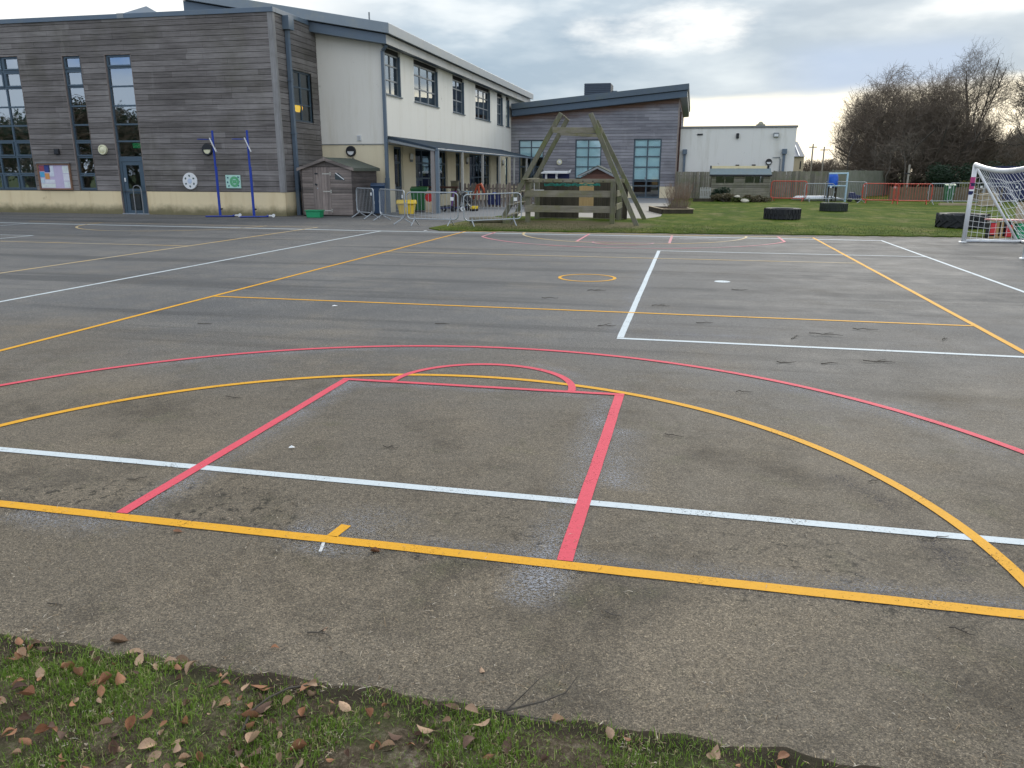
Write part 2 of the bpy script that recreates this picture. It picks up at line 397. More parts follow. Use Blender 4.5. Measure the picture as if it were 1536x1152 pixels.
def verge_soil():
    t = NT('verge_soil'); p = t.pos()
    c = t.ramp(t.math('ADD', t.math('MULTIPLY', t.noise(p, 9, 7, .75), .55), t.math('MULTIPLY', t.noise(p, 70, 4, .8), .45)), [(.36, (.03,.022,.014)), (.5, (.10,.078,.05)), (.6, (.22,.18,.13)), (.68, (.42,.37,.30))])
    c = t.mix(t.mapr(t.noise(p, 3.6, 6, .7), .46, .6, 0, .5), c, (.06,.085,.025))
    h = t.math('ADD', t.sep(p)[1], t.math('MULTIPLY', t.noise(p, 14, 5, .7), .09))      # soil colour turns darker along the tarmac edge
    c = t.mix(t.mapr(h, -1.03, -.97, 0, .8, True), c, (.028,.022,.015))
    return t.done(t.bsdf(c, .95, .15, 0, t.bump(t.noise(p, 45, 6, .8), .9, .015)))
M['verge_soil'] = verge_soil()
def lawn_mat():
    t = NT('lawn'); p = t.pos(); x, y, z = t.sep(p)
    n1 = t.noise(p, .5, 6, .65); n2 = t.noise(t.comb(x, t.math('MULTIPLY', y, .35), 0), 2.4, 6, .75); n3 = t.noise(p, 22, 4, .8)
    c = t.ramp(t.math('ADD', t.math('MULTIPLY', n1, .5), t.math('MULTIPLY', n2, .5)), [(.38, (.034,.068,.008)), (.5, (.072,.108,.014)), (.62, (.15,.155,.035))])
    c = t.mix(t.mapr(t.noise(t.comb(x, t.math('MULTIPLY', y, .4), 3), .9, 6, .7), .54, .68, 0, .65), c, (.21,.185,.085))
    c = t.mix(1, c, t.ramp(n3, [(.3, (.55,)*3), (.7, (1.4,)*3)]), 'MULTIPLY')
    # trodden earth round the play frame
    fx = t.math('DIVIDE', t.math('ADD', x, 2.6), 3.4); fy = t.math('DIVIDE', t.math('SUBTRACT', y, 21.0), 2.5)
    dd = t.math('ADD', t.math('ADD', t.math('POWER', fx, 2), t.math('POWER', fy, 2)), t.math('MULTIPLY', t.noise(p, 1.3, 5), -.9))
    c = t.mix(t.mapr(dd, .6, .0, 0, .85), c, (.155,.125,.08))
    return t.done(t.bsdf(c, .95, .04, 0, t.bump(n3, .8, .03)))
M['lawn'] = lawn_mat()
def meadow():
    t = NT('field'); p = t.pos()
    return t.done(t.bsdf(t.mix(t.noise(p, .05, 5), (.06,.09,.025), (.12,.13,.05)), .95, .1))
M['field'] = meadow()
def poster_mat(name, cols, sx, sz, rows=4):
    """a patchwork of small pinned sheets"""
    t = NT(name); p = t.obj(); x, y, z = t.sep(p)
    i = t.math('FLOOR', t.math('MULTIPLY', x, sx)); k = t.math('FLOOR', t.math('MULTIPLY', z, sz)); w = t.white(t.comb(i, k, 2.7))
    n = len(cols); o = t.n('ShaderNodeValToRGB'); o.color_ramp.interpolation = 'CONSTANT'; t.L(w, o.inputs[0]); e = o.color_ramp.elements
    while len(e) < n: e.new(.5)
    for j, c in enumerate(cols): e[j].position = j/n; e[j].color = (*c, 1)
    c = t.mix(t.mapr(t.noise(p, 26, 3), .55, .65, 0, .4), o.outputs[0], (.25,.25,.3))
    return t.done(t.bsdf(c, .5, .4))

# ------------------------------------------------------------------ wall helpers (a = along the wall, d = inwards, z = up)
def front(Y): return lambda a, d, z: (a, Y+d, z)
def side(X): return lambda a, d, z: (X-d, a, z)
def pbox(mb, P, a0, a1, d0, d1, z0, z1):
    vs = [P(a0,d0,z0),P(a1,d0,z0),P(a1,d1,z0),P(a0,d1,z0),P(a0,d0,z1),P(a1,d0,z1),P(a1,d1,z1),P(a0,d1,z1)]
    return mb.add(vs, [(0,3,2,1),(4,5,6,7),(0,1,5,4),(1,2,6,5),(2,3,7,6),(3,0,4,7)])
def clip(poly, top):
    out = []
    for i in range(len(poly)):
        p, q = poly[i], poly[(i+1) % len(poly)]
        hp, hq = top(p[0])-p[1], top(q[0])-q[1]
        if hp >= 0: out.append(p)
        if (hp > 0) != (hq > 0) and abs(hp-hq) > 1e-9:
            k = hp/(hp-hq); out.append((p[0]+k*(q[0]-p[0]), p[1]+k*(q[1]-p[1])))
    return out if len(out) > 2 else []
def wall(mb, P, a0, a1, z0, z1, ops=(), reveal=.12, top=None, d=0):
    A = sorted({a0, a1, *[min(max(o[i], a0), a1) for o in ops for i in (0, 1)]})
    Z = sorted({z0, z1, *[min(max(o[i], z0), z1) for o in ops for i in (2, 3)]})
    for i in range(len(A)-1):
        for k in range(len(Z)-1):
            ca, cz = (A[i]+A[i+1])/2, (Z[k]+Z[k+1])/2
            if any(o[0] < ca < o[1] and o[2] < cz < o[3] for o in ops): continue
            poly = [(A[i],Z[k]),(A[i+1],Z[k]),(A[i+1],Z[k+1]),(A[i],Z[k+1])]
            if top: poly = clip(poly, top)
            if poly: mb.add([P(a, d, z) for a, z in poly], [tuple(range(len(poly)))])
    for o in ops:
        if reveal and o[1] > a0 and o[0] < a1 and o[3] > z0 and o[2] < z1:
            b0, b1, y0, y1 = max(o[0],a0), min(o[1],a1), max(o[2],z0), min(o[3],z1)
            for (u0, v0, u1, v1) in ((b0,y0,b0,y1),(b1,y0,b1,y1),(b0,y1,b1,y1),(b0,y0,b1,y0)):
                mb.quad(P(u0,d,v0), P(u1,d,v1), P(u1,d+reveal,v1), P(u0,d+reveal,v0))
    return mb
def boards(mb, P, a0, a1, z0, z1, ops=(), pitch=.19, gap=.016, depth=.024, top=None):
    rng = random.Random(int(a0*100)); n = int((z1-z0)/pitch)+1
    for r in range(n):
        r0, r1 = z0+r*pitch, min(z0+(r+1)*pitch-gap, z1)
        if r1 - r0 < .01: continue
        zb = sorted({r0, r1, *[o[i] for o in ops for i in (2, 3) if r0 < o[i] < r1]})
        for k in range(len(zb)-1):
            s0, s1 = zb[k], zb[k+1]; iv = [(a0, a1)]
            for o in ops:
                if o[2] < (s0+s1)/2 < o[3]:
                    iv = [x for b in iv for x in ((b[0], min(b[1], o[0])), (max(b[0], o[1]), b[1])) if x[1]-x[0] > .005]
            for b0, b1 in iv:
                e = b0; 
                while e < b1 - .01:      # separate lengths butt with a hairline joint
                    f = min(b1, e + rng.uniform(2.6, 4.4)); f = b1 if b1-f < .4 else f
                    poly = [(e+.002,s0),(f-.002,s0),(f-.002,s1),(e+.002,s1)]
                    if top: poly = clip(poly, top)
                    if poly:
                        dd = depth + rng.uniform(-.003, .003); m = len(poly)
                        vs = [P(a, -dd, z) for a, z in poly] + [P(a, 0, z) for a, z in poly]
                        mb.add(vs, [tuple(range(m))] + [(i, i+m, (i+1)%m+m, (i+1)%m) for i in range(m)])
                    e = f
    return mb
def window(parent, base, P, a0, a1, z0, z1, cols, rows, fm, gm, fw=.05, d0=.05, sashes=(), name='window', skip=()):
    """frame with mullions; its glass is a sub-part. sashes: (col, row) cells with an opening light"""
    mb = MB(); d1 = d0+.07
    for a in (a0, a1-fw): pbox(mb, P, a, a+fw, d0, d1, z0, z1)
    for z in (z0, z1-fw): pbox(mb, P, a0+fw, a1-fw, d0, d1, z, z+fw)
    xs = [a0] + list(cols) + [a1]; zs = [z0] + list(rows) + [z1]
    for c in cols: pbox(mb, P, c-fw*.5, c+fw*.5, d0+.004, d1-.003, z0+fw, z1-fw)
    for r in rows:
        for i in range(len(xs)-1):
            l = xs[i] + (fw if i == 0 else fw*.5); h = xs[i+1] - (fw if i == len(xs)-2 else fw*.5)
            pbox(mb, P, l, h, d0+.008, d1-.006, r-fw*.45, r+fw*.45)
    for ci, ri in sashes:
        l, h, b, t = xs[ci]+fw*.7, xs[ci+1]-fw*.7, zs[ri]+fw*.6, zs[ri+1]-fw*.6; s = .055
        for q in ((l, l+s, b, t), (h-s, h, b, t), (l+s, h-s, b, b+s), (l+s, h-s, t-s, t)): pbox(mb, P, q[0], q[1], d0-.018, d1-.01, q[2], q[3])
    fr = mb.build(name, fm, parent, base)
    g = MB()
    for i in range(len(xs)-1):
        for k in range(len(zs)-1):
            if (i, k) in skip: continue
            g.quad(P(xs[i],d0+.04,zs[k]), P(xs[i+1],d0+.04,zs[k]), P(xs[i+1],d0+.04,zs[k+1]), P(xs[i],d0+.04,zs[k+1]))
    g.build('pane', gm, fr, base)
    return fr
def bulkhead(parent, base, P, a, z, r, ring, lens, half=False):
    """round wall lamp; half = black rim with an eyelid over the upper half"""
    c = P(a, -.02, z); ax = Vector(P(a,-1,z))-Vector(P(a,0,z)); u = Vector(P(a+1,0,z))-Vector(P(a,0,z)); w = Vector((0,0,1))
    def ringpts(rr, d, lo=0, hi=2*PI, n=28): return [Vector(c)+u*rr*math.cos(lo+(hi-lo)*i/n)+w*rr*math.sin(lo+(hi-lo)*i/n)+ax*d for i in range(n+1)]
    m = MB(); n = 28
    prof = [(r,-.03),(r,.05),(r*.93,.07),(r*.72,.07),(r*.7,.05)]
    for j in range(len(prof)-1):
        A, B = ringpts(*prof[j]), ringpts(*prof[j+1])
        for i in range(n): m.quad(A[i], A[i+1], B[i+1], B[i])
    if half:
        A = ringpts(r*.72, .069, 0, PI); m.add(A, [tuple(range(len(A)))])
    o = m.build('wall_light', ring, parent, base)
    l = MB(); pr = [(r*.72,.045),(r*.5,.075),(r*.2,.09),(.001,.092)]
    if half: pr = [(r*.72,.05),(r*.4,.055),(.001,.056)]
    for j in range(len(pr)-1):
        A, B = ringpts(*pr[j]), ringpts(*pr[j+1])
        for i in range(n): l.quad(A[i], A[i+1], B[i+1], B[i])
    l.build('lamp_lens', lens, o, base, smooth=True)
    return o

# ------------------------------------------------------------------ timber hall (left)
HB = (-12.9, 23.7, 0)
hall = thing('timber_hall', 'long grey weathered timber hall on a cream stone plinth, at the left', 'building', HB)
FY = 23.7; P = front(FY); S = side(-12.9)
big = (-25.8, -23.42, .865, 5.74); nar = (-21.52, -20.71, .87, 5.69); tall = (-19.70, -18.59, -.05, 5.68)
ops = [big, nar, tall]; swin = (24.80, 26.34, 3.37, 5.15)
m = MB(); wall(m, P, -33, -12.9, .85, 6.85, ops, .0); wall(m, S, 23.7, 27, .85, 6.85, [swin], .0)
m.build('wall_backing', M['backing'], hall, HB)
m = MB(); boards(m, P, -33, -13.07, .862, 6.85, ops)
boards(m, S, 23.80, 26.90, .862, 6.85, [swin])
m.build('cladding', M['hall_clad'], hall, HB)
m = MB()
for o in ops:                       # timber linings of the openings
    for q in ((o[0]-.0,o[0]+.02,o[2]+.02,o[3]-.02),(o[1]-.02,o[1],o[2]+.02,o[3]-.02),(o[0],o[1],o[3]-.02,o[3])): pbox(m, P, q[0], q[1], -.03, .05, max(q[2],.0), q[3])
m.build('window_lining', M['shed_door'], hall, HB)
m = MB(); wall(m, front(FY-.012), -33, -12.885, 0, .845, [tall], .13); wall(m, side(-12.885), 23.69, 27, 0, .845, (), 0)
m.quad((-33,FY-.012,.845),(-12.885,FY-.012,.845),(-12.885,FY+.02,.845),(-33,FY+.02,.845))
m.build('plinth', M['plinth'], hall, HB)
m = MB()                            # fascia and flat roof
m.box(-33, -12.83, FY-.07, FY+.15, 6.845, 7.0); m.box(-12.98, -12.83, FY+.15, 26.3, 6.845, 7.0)
rf = m.build('roof', M['blue_metal'], hall, HB, bevel=.006)
m = MB(); m.box(-33, -12.98, FY+.15, 40, 6.88, 6.96); m.build('roof_deck', M['dark_roof'], rf, HB)
m = MB(); m.box(-18.93, -18.66, FY-.078, FY+.15, 6.85, 7.012); m.build('roof_outlet', M['frame_light'], rf, HB)
m = MB(); c = (-22.3, 30.0, 8.56)
for k in range(4):
    a, b = PI/4+k*PI/2+.35, PI/4+(k+1)*PI/2+.35
    m.add([(c[0]+1.5*math.cos(a),c[1]+1.5*math.sin(a),7.95),(c[0]+1.5*math.cos(b),c[1]+1.5*math.sin(b),7.95),c], [(0,1,2)])
    m.quad((c[0]+1.5*math.cos(a),c[1]+1.5*math.sin(a),6.9),(c[0]+1.5*math.cos(b),c[1]+1.5*math.sin(b),6.9),(c[0]+1.5*math.cos(b),c[1]+1.5*math.sin(b),7.95),(c[0]+1.5*math.cos(a),c[1]+1.5*math.sin(a),7.95))
m.build('rooflight', M['blue_metal'], hall, HB)
m = MB(); m.box(-13.07, -12.905, FY-.035, FY, .85, 6.845); m.box(-12.9, -12.86, FY-.035, FY+.10, .85, 6.845)
m.build('corner_board', wood('corner_trim', (.16,.155,.15), (.34,.335,.33), 'z'), hall, HB)
m = MB(); m.box(-12.86, -12.72, 24.43, 24.57, 0, 6.40)
dp = m.build('downpipe', M['blue_metal'], hall, HB, bevel=.008)
m = MB(); m.box(-12.87, -12.62, 24.32, 24.70, 6.40, 6.842); m.build('hopper', M['blue_metal'], dp, HB)
for z in (.95, 2.9, 4.7): m = MB(); m.box(-12.87, -12.712, 24.40, 24.60, z, z+.05); m.build('bracket', M['blue_metal'], dp, HB)
m = MB(); m.quad((-33,25.4,0),(-13.2,25.4,0),(-13.2,25.4,6.8),(-33,25.4,6.8)); m.quad((-33,25.4,.02),(-13.2,25.4,.02),(-13.2,23.75,.02),(-33,23.75,.02))
for xx in (-27,-22.9,-20.2,-17.6): m.quad((xx,23.72,0),(xx,25.4,0),(xx,25.4,6.8),(xx,23.72,6.8))
m.quad((-33,25.4,3.0),(-13.2,25.4,3.0),(-13.2,23.78,3.0),(-33,23.78,3.0)); m.quad((-14.4,25.41,0),(-14.4,30,0),(-14.4,30,6.8),(-14.4,25.41,6.8))
m.build('room_wall', M['inside'], hall, HB)
rows8 = [1.487, 2.09, 2.69, 3.262, 3.93, 4.598, 5.20]
window(hall, HB, P, big[0], big[1], big[2], big[3], [-25.0,-24.22], [1.487,2.105,2.705,3.257,3.937,4.609,5.21], M['frame_metal'], M['glass'], .065,
       sashes=[(c,r) for c in range(3) for r in (0,2,6,7)])
window(hall, HB, P, nar[0], nar[1], nar[2], nar[3], [], rows8, M['frame_metal'], M['glass'], .065, sashes=[(0,0),(0,2),(0,6),(0,7)])
window(hall, HB, P, tall[0], tall[1], 2.05, tall[3], [], [2.66,3.261,3.914,4.588,5.227], M['frame_metal'], M['glass'], .065, sashes=[(0,5)])
m = MB(); a0, a1 = tall[0], tall[1]
for q in ((a0,a0+.13,0,2.05),(a1-.10,a1,0,2.05),(a0+.13,a1-.1,1.93,2.05)): pbox(m, P, q[0], q[1], .04, .12, q[2], q[3])
for q in ((a0+.14,a0+.29,.02,1.92),(a1-.26,a1-.11,.02,1.92),(a0+.29,a1-.26,1.80,1.92),(a0+.29,a1-.26,.76,.94),(a0+.29,a1-.26,.02,.14)): pbox(m, P, q[0], q[1], .055, .11, q[2], q[3])
dr = m.build('door', M['frame_metal'], hall, HB)
m = MB(); m.quad(P(a0+.29,.085,.94),P(a1-.26,.085,.94),P(a1-.26,.085,1.8),P(a0+.29,.085,1.8)); m.quad(P(a0+.29,.085,.14),P(a1-.26,.085,.14),P(a1-.26,.085,.76),P(a0+.29,.085,.76))
m.build('pane', M['glass_dim'], dr, HB)
m = MB(); pbox(m, P, a0+.19, a0+.23, .01, .05, 1.20, 1.34); m.build('handle', M['white_plastic'], dr, HB)
m = MB(); m.tube([P(-19.10,-.10,.02),P(-19.10,-.10,.92),P(-19.06,-.10,1.02),P(-18.98,-.10,1.06),P(-18.88,-.10,1.06),P(-18.80,-.10,1.02),P(-18.76,-.10,.92),P(-18.76,-.10,.02)], .02)
m.build('grab_rail', M['steel_tube'], dr, HB)
m = MB(); pbox(m, P, a0-.02, a1+.02, -.06, .06, 0, .03); m.build('door_sill', M['galv'], dr, HB)
m = MB(); pbox(m, P, -19.12, -18.72, .20, .23, 2.42, 2.60); m.build('exit_sign', emit('exit_green', (.05,.6,.25), .16), hall, HB)
window(hall, HB, S, swin[0], swin[1], swin[2], swin[3], [25.55], [3.98,4.58], M['frame_metal'], M['glass_dim'], .06)
m = MB(); m.lathe([(.001,-.15),(.09,-.14),(.145,-.08),(.155,0),(.145,.08),(.09,.14),(.001,.15)], (-13.12,25.60,3.88), 16)
m.build('hanging_lamp', emit('lit_lamp', (1,.5,.04), 1.0), hall, HB, smooth=True)
m = MB(); pbox(m, P, -22.36, -22.16, -.12, -.02, 2.2, 2.40); m.build('wall_sensor', M['black'], hall, HB, bevel=.01)
bulkhead(hall, HB, front(FY-.02), -20.23, 2.36, .18, M['cream_lamp'], M['cream_lamp'])
bulkhead(hall, HB, front(FY-.02), -15.83, 2.345, .21, M['black'], M['cream_lamp'], True)

nb = thing('notice_board', 'framed outdoor notice board with pinned posters on the timber hall wall', 'notice board', (-22.52, FY-.024, .88))
m = MB()
for q in ((-.74,.74,0,.06),(-.74,.74,.93,.99),(-.74,-.68,.06,.93),(.68,.74,.06,.93)): m.box(q[0], q[1], -.07, 0, q[2], q[3])
m.build('frame', wood('redbrown_frame', (.14,.075,.045), (.3,.18,.12), 'x'), nb, bevel=.004)
m = MB(); m.box(-.68, .68, -.025, 0, .06, .93); m.build('backboard', paint('lilac_board', (.52,.45,.60), .8), nb)
def sheets(lst):
    for x0, x1, z0, z1, col in lst:
        m = MB(); m.box(x0, x1, -.034, -.026, z0, z1)
        m.build('poster', paint('poster_paper', col, .7, .25, 9), nb)
sheets([(-.66,-.44,.70,.91,(.30,.07,.10)),(-.43,-.18,.66,.92,(.04,.06,.22)),(-.66,-.46,.48,.67,(.10,.40,.62)),(-.44,-.24,.40,.62,(.65,.30,.10)),(-.22,-.02,.50,.90,(.62,.66,.72)),
        (-.66,-.5,.26,.44,(.55,.66,.70)),(-.66,-.02,.08,.24,(.66,.70,.66)),(-.48,-.02,.26,.38,(.68,.70,.72)),(.38,.66,.62,.9,(.66,.70,.68)),(.38,.66,.34,.6,(.68,.68,.72)),(.38,.66,.08,.32,(.66,.7,.7))])
m = MB(); m.box(-.76,.76,-.10,.0,.99,1.02); m.build('rain_hood', M['frame_light'], nb)

gs = thing('game_sign', 'round white game panel with small dark pictures on the timber wall', 'sign', (-16.68, FY-.05, 1.23))
m = MB(); m.lathe([(.001,-.02),(.29,-.02),(.30,-.005),(.30,.022),(.001,.022)], (0,0,0), 36, 'y'); m.build('panel', M['white_plastic'], gs)
mt_ = paint('dark_print', (.06,.10,.09), .6, .3)
for k in range(6):
    a = R(60*k+30); m = MB(); m.obox((.19*math.cos(a), -.0215, .19*math.sin(a)), .07, .006, .055, Matrix.Rotation(k, 3, 'Y')); m.build('picture_mark', mt_, gs)
m = MB(); m.lathe([(.001,-.024),(.09,-.024),(.095,-.018)], (0,0,0), 20, 'y'); m.build('hub_print', paint('pale_blue_print', (.5,.58,.70), .6, .2, 20), gs)
ss = thing('game_sign', 'square pale green game panel beside the second blue post, on the timber wall', 'sign', (-14.90, FY-.05, 1.215))
m = MB(); m.box(-.30, .30, -.02, .022, -.235, .235); m.build('panel', paint('mint_panel', (.45,.70,.60), .5, .1, 4), ss, bevel=.01)
m = MB(); m.lathe([(.10,-.025),(.19,-.025)], (.06,0,0), 24, 'y'); m.box(-.02,.14,-.026,-.0202,-.06,.06); m.build('dial_print', paint('green_print', (.12,.42,.20), .6, .5, 18), ss)
mt_ = paint('teal_print', (.03,.13,.16), .6, .4, 30)
for k, (x, z) in enumerate(((-.2,.14),(-.22,-.02),(-.18,-.15),(.22,.16),(.24,.0),(.2,-.14))): m = MB(); m.obox((x,-.0222,z), .06, .005, .05, Matrix.Rotation(k*1.3, 3, 'Y')); m.build('picture_mark', mt_, ss)

# two moveable netball posts against the hall
def hoop_stand(x, y, label, first=None):
    loc = (x, y, 0)
    if first:
        o = copy_tree(first); o.location = loc; o['label'] = label; return o
    t = thing('netball_stand', label, 'netball stand', loc, R(28), group='blue netball stands against the timber hall')
    m = MB(); m.tube([(0,0,.06),(0,0,1.74)], .045, 10); m.tube([(-.012,0,1.66),(-.012,0,2.95)], .037, 10); m.build('post', M['royal'], t)
    m = MB(); m.beam((-.5,0,.03), (.5,0,.03), .30, .03); m.beam((.45,-.2,.05), (.45,.2,.05), .05, .05); m.build('base', M['royal'], t, bevel=.01)
    m = MB()
    for yy in (-.19, .19): m = MB(); m.lathe([(.001,-.02),(.05,-.02),(.055,0),(.05,.02),(.001,.02)], (.66, yy, .055), 14, 'y'); m.beam((.5,yy,.06),(.66,yy,.055),.03,.03); m.build('wheel', M['white_plastic'], t)
    m = MB(); m.tube([(.09,0,.28),(-.02,0,.28)], .03, 8); m.lathe([(.001,.0),(.05,.0),(.05,.03),(.001,.03)], (0.06,0,.27), 10, 'z'); m.build('knob', M['black'], t)
    m = MB(); m.beam((-.11,-.02,2.70), (.07,-.02,2.24), .40, .03, (1,0,.3)); m.build('backboard', M['white_plastic'], t)
    m = MB(); r_ = .19
    m.tube([(-.34+r_*math.cos(a), 0+r_*math.sin(a), 2.655) for a in np.linspace(0, 2*PI, 21)], .011, 6); m.tube([(-.15,0,2.655),(-.03,0,2.655)], .013, 6)
    m.build('ring', M['royal'], t)
    return t
st = hoop_stand(-14.98, 22.75, 'blue netball stand in front of the round black wall lamp')
hoop_stand(-13.64, 22.75, 'blue netball stand beside the square pale green game panel', st)

# ------------------------------------------------------------------ rendered wing (middle)
WB = (-10.2, 26.89, 0)
wing = thing('rendered_wing', 'white rendered two storey school wing with long blue-grey roof', 'building', WB)
WF = front(26.89); WS = side(-10.2)
lo = lambda x: 6.125 + .172*(-9.82 - x); up = lambda x: 6.446 + .179*(-9.65 - x)
upw = [(27.05,28.80,4.47,6.2),(30.38,33.66,4.46,6.2),(35.98,38.02,4.43,6.2),(40.18,43.44,4.42,6.2),(45.10,46.60,4.37,6.2),(47.42,48.42,4.37,6.2)]
dn = [(27.76,28.80,0,2.56),(30.30,34.93,.55,2.55),(36.35,37.35,.0,2.53),(38.90,43.5,.55,2.51),(44.97,45.75,0,2.5),(47.35,48.3,0,2.5)]
m = MB(); wall(m, WF, -12.9, -10.2, 2.62, 8, (), 0, lambda a: lo(a)+.03); wall(m, WS, 26.89, 53, 2.62, 6.16, upw, .16)
m.quad((-17.9,27.2,6.9),(-12.95,27.2,6.9),(-12.95,27.2,lo(-12.95)),(-17.9,27.2,lo(-17.9)))
m.build('wall', M['render'], wing, WB)
m = MB(); wall(m, front(26.91), -12.9, -10.215, 0, 2.60, (), 0); wall(m, side(-10.215), 26.91, 53, 0, 2.60, dn, .2)
m.build('stone_base', M['stone'], wing, WB)
m = MB(); m.box(-12.9, -10.19, 26.875, 26.905, 2.597, 2.625); m.box(-10.22, -10.188, 26.905, 53, 2.597, 2.625); m.build('string_course', M['frame_light'], wing, WB)
# two stacked roof bands with a shadow gap between them
m = MB(); xs = (-9.65, -18.2)
m.prism([(xs[0],up(xs[0])),(xs[1],up(xs[1])),(xs[1],up(xs[1])+.36),(xs[0],up(xs[0])+.36)], 26.2, 53.5)
rf = m.build('roof', M['roof_metal'], wing, WB, bevel=.012)
m = MB(); xs = (-9.84, -18.05)
m.prism([(xs[0],lo(xs[0])),(xs[1],lo(xs[1])),(xs[1],up(xs[1])-.035),(xs[0],up(xs[0])-.035)], 26.38, 53.3)
m.build('lower_roof_band', [M['blue_metal']], rf, WB)
m = MB(); m.box(-9.838, -9.815, 26.38, 53.3, lo(-9.84), up(-9.84)-.04); m.build('eave_board', M['eave_board'], rf, WB)
m = MB(); m.prism([(-10.0,up(-10)-.04),(-18,up(-18)-.04),(-18,up(-18)+.01),(-10,up(-10)+.01)], 26.5, 53.2); m.build('shadow_gap', M['backing'], rf, WB)
m = MB(); m.tube([(-10.42,26.3,6.9),(-10.42,26.3,7.2)], .03, 8); m.build('roof_pole', M['frame_light'], rf, WB)
for (a0, a1, z0, z1), nc in zip(upw, (2,3,2,3,2,2)):
    cols = [a0+(a1-a0)*i/nc for i in range(1, nc)]
    w = window(wing, WB, WS, a0, a1, z0, 5.98, cols, [5.02, 5.56], M['frame_light'], M['glass'], .06, .1)
    m = MB(); pbox(m, WS, a0-.03, a1+.06, -.05, .1, z0-.045, z0-.002); m.build('sill', M['frame_metal'], w, WB)
    m = MB(); pbox(m, WS, a0, a1, .09, .15, 5.982, 6.2); m.build('head_panel', M['backing'], w, WB)
    m = MB(); pbox(m, WS, a1-.07, a1-.003, .0, .1, z0, 5.98); m.build('jamb_cover', M['frame_metal'], w, WB)
for i, (a0, a1, z0, z1) in enumerate(dn):
    if i in (0, 2, 4, 5):
        fr = window(wing, WB, WS, a0, a1, .0, z1, [], [.95, 1.94], M['frame_metal'], M['glass_dim'], .09, .11, name='glazed_door')
        m = MB(); pbox(m, WS, a0+.1, a0+.14, .04, .11, .9, 1.1); m.build('handle', M['galv'], fr, WB)
    else:
        n = 4; window(wing, WB, WS, a0, a1, z0, z1, [a0+(a1-a0)*k/n for k in range(1, n)], [1.30, 1.95], M['frame_metal'], M['glass_dim'], .07, .12, sashes=[(0,0),(2,2)])
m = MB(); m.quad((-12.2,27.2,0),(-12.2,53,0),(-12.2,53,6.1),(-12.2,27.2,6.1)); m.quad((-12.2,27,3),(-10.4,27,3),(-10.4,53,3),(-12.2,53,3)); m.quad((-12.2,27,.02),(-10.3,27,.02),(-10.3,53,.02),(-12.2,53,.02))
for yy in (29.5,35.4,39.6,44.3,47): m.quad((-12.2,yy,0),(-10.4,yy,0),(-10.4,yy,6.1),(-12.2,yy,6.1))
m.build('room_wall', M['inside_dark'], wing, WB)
# posters taped behind the classroom glass
for y0, y1, z0, z1, col in ((30.6,31.5,.7,1.25,(.05,.08,.30)),(31.8,32.2,1.4,1.9,(.35,.25,.06)),(28.0,28.3,.6,1.6,(.45,.55,.35)),(39.4,40.2,.8,1.3,(.08,.10,.28)),(33.2,34.0,1.5,2.1,(.06,.22,.22))):
    m = MB(); m.quad((-10.42,y0,z0),(-10.42,y1,z0),(-10.42,y1,z1),(-10.42,y0,z1)); m.build('window_poster', paint('window_poster', col, .8, .4, 5), wing, WB)
dpm = MB(); dpm.box(-10.22, -10.10, 26.76, 26.88, 1.35, 5.95); dpm.box(-10.235, -10.085, 26.745, 26.885, .0, 1.35); dpm.beam((-10.16,26.82,5.95),(-9.92,26.6,6.1),.1,.1)
dpm.build('downpipe', M['blue_metal'], wing, WB, bevel=.008)
bulkhead(wing, WB, WF, -11.65, 2.35, .2, M['black'], M['white_plastic'], True)
m = MB(); pbox(m, WF, -11.36, -11.19, -.05, -.002, 2.74, 2.95); v = m.build('wall_vent', M['white_plastic'], wing, WB, bevel=.008)
m = MB()
for k in range(4): pbox(m, WF, -11.34, -11.21, -.058, -.052, 2.77+k*.045, 2.785+k*.045)
m.build('vent_slot', M['frame_light'], v, WB)
for yy in (29.6, 38.2, 46.4):
    m = MB(); pbox(m, WS, yy-.11, yy+.11, -.12, -.02, 2.08, 2.32); o = m.build('wall_light', M['white_plastic'], wing, WB, bevel=.03)
    m = MB(); pbox(m, WS, yy-.07, yy+.07, -.10, -.02, 1.98, 2.075); m.build('light_base', M['frame_light'], o, WB)
# canopy
cm = MB(); cm.prism([(-10.15,2.80),(-8.18,2.40),(-8.18,2.47),(-10.15,2.92)], 26.95, 46.0)
can = cm.build('canopy', paint('canopy_sheet', (.045,.062,.082), 1., .15, 2, .03, 0, (.05,.06,.035)), wing, WB)
m = MB(); m.box(-8.20, -8.10, 26.93, 46.05, 2.375, 2.445); m.build('gutter', M['grey_post'], can, WB, bevel=.01)
m = MB(); m.prism([(-10.15,2.70),(-8.22,2.34),(-8.22,2.40),(-10.15,2.80)], 26.90, 26.94); m.build('end_trim', M['frame_light'], can, WB)
for k, yy in enumerate((27.02, 30.4, 33.8, 37.2, 40.6, 44.0)):
    m = MB()
    if k == 0: m.box(-8.235, -8.105, yy-.065, yy+.065, 0, 2.38)
    else: m.box(-8.20, -8.11, yy-.045, yy+.045, 0, 2.38)
    m.build('post', M['grey_post'] if k == 0 else M['pale_post'], can, WB)
m = MB(); m.box(-8.42, -8.27, 26.96, 27.1, 0, 2.38); m.build('drainpipe', paint('brown_grey_pipe', (.26,.235,.22), .5), can, WB)

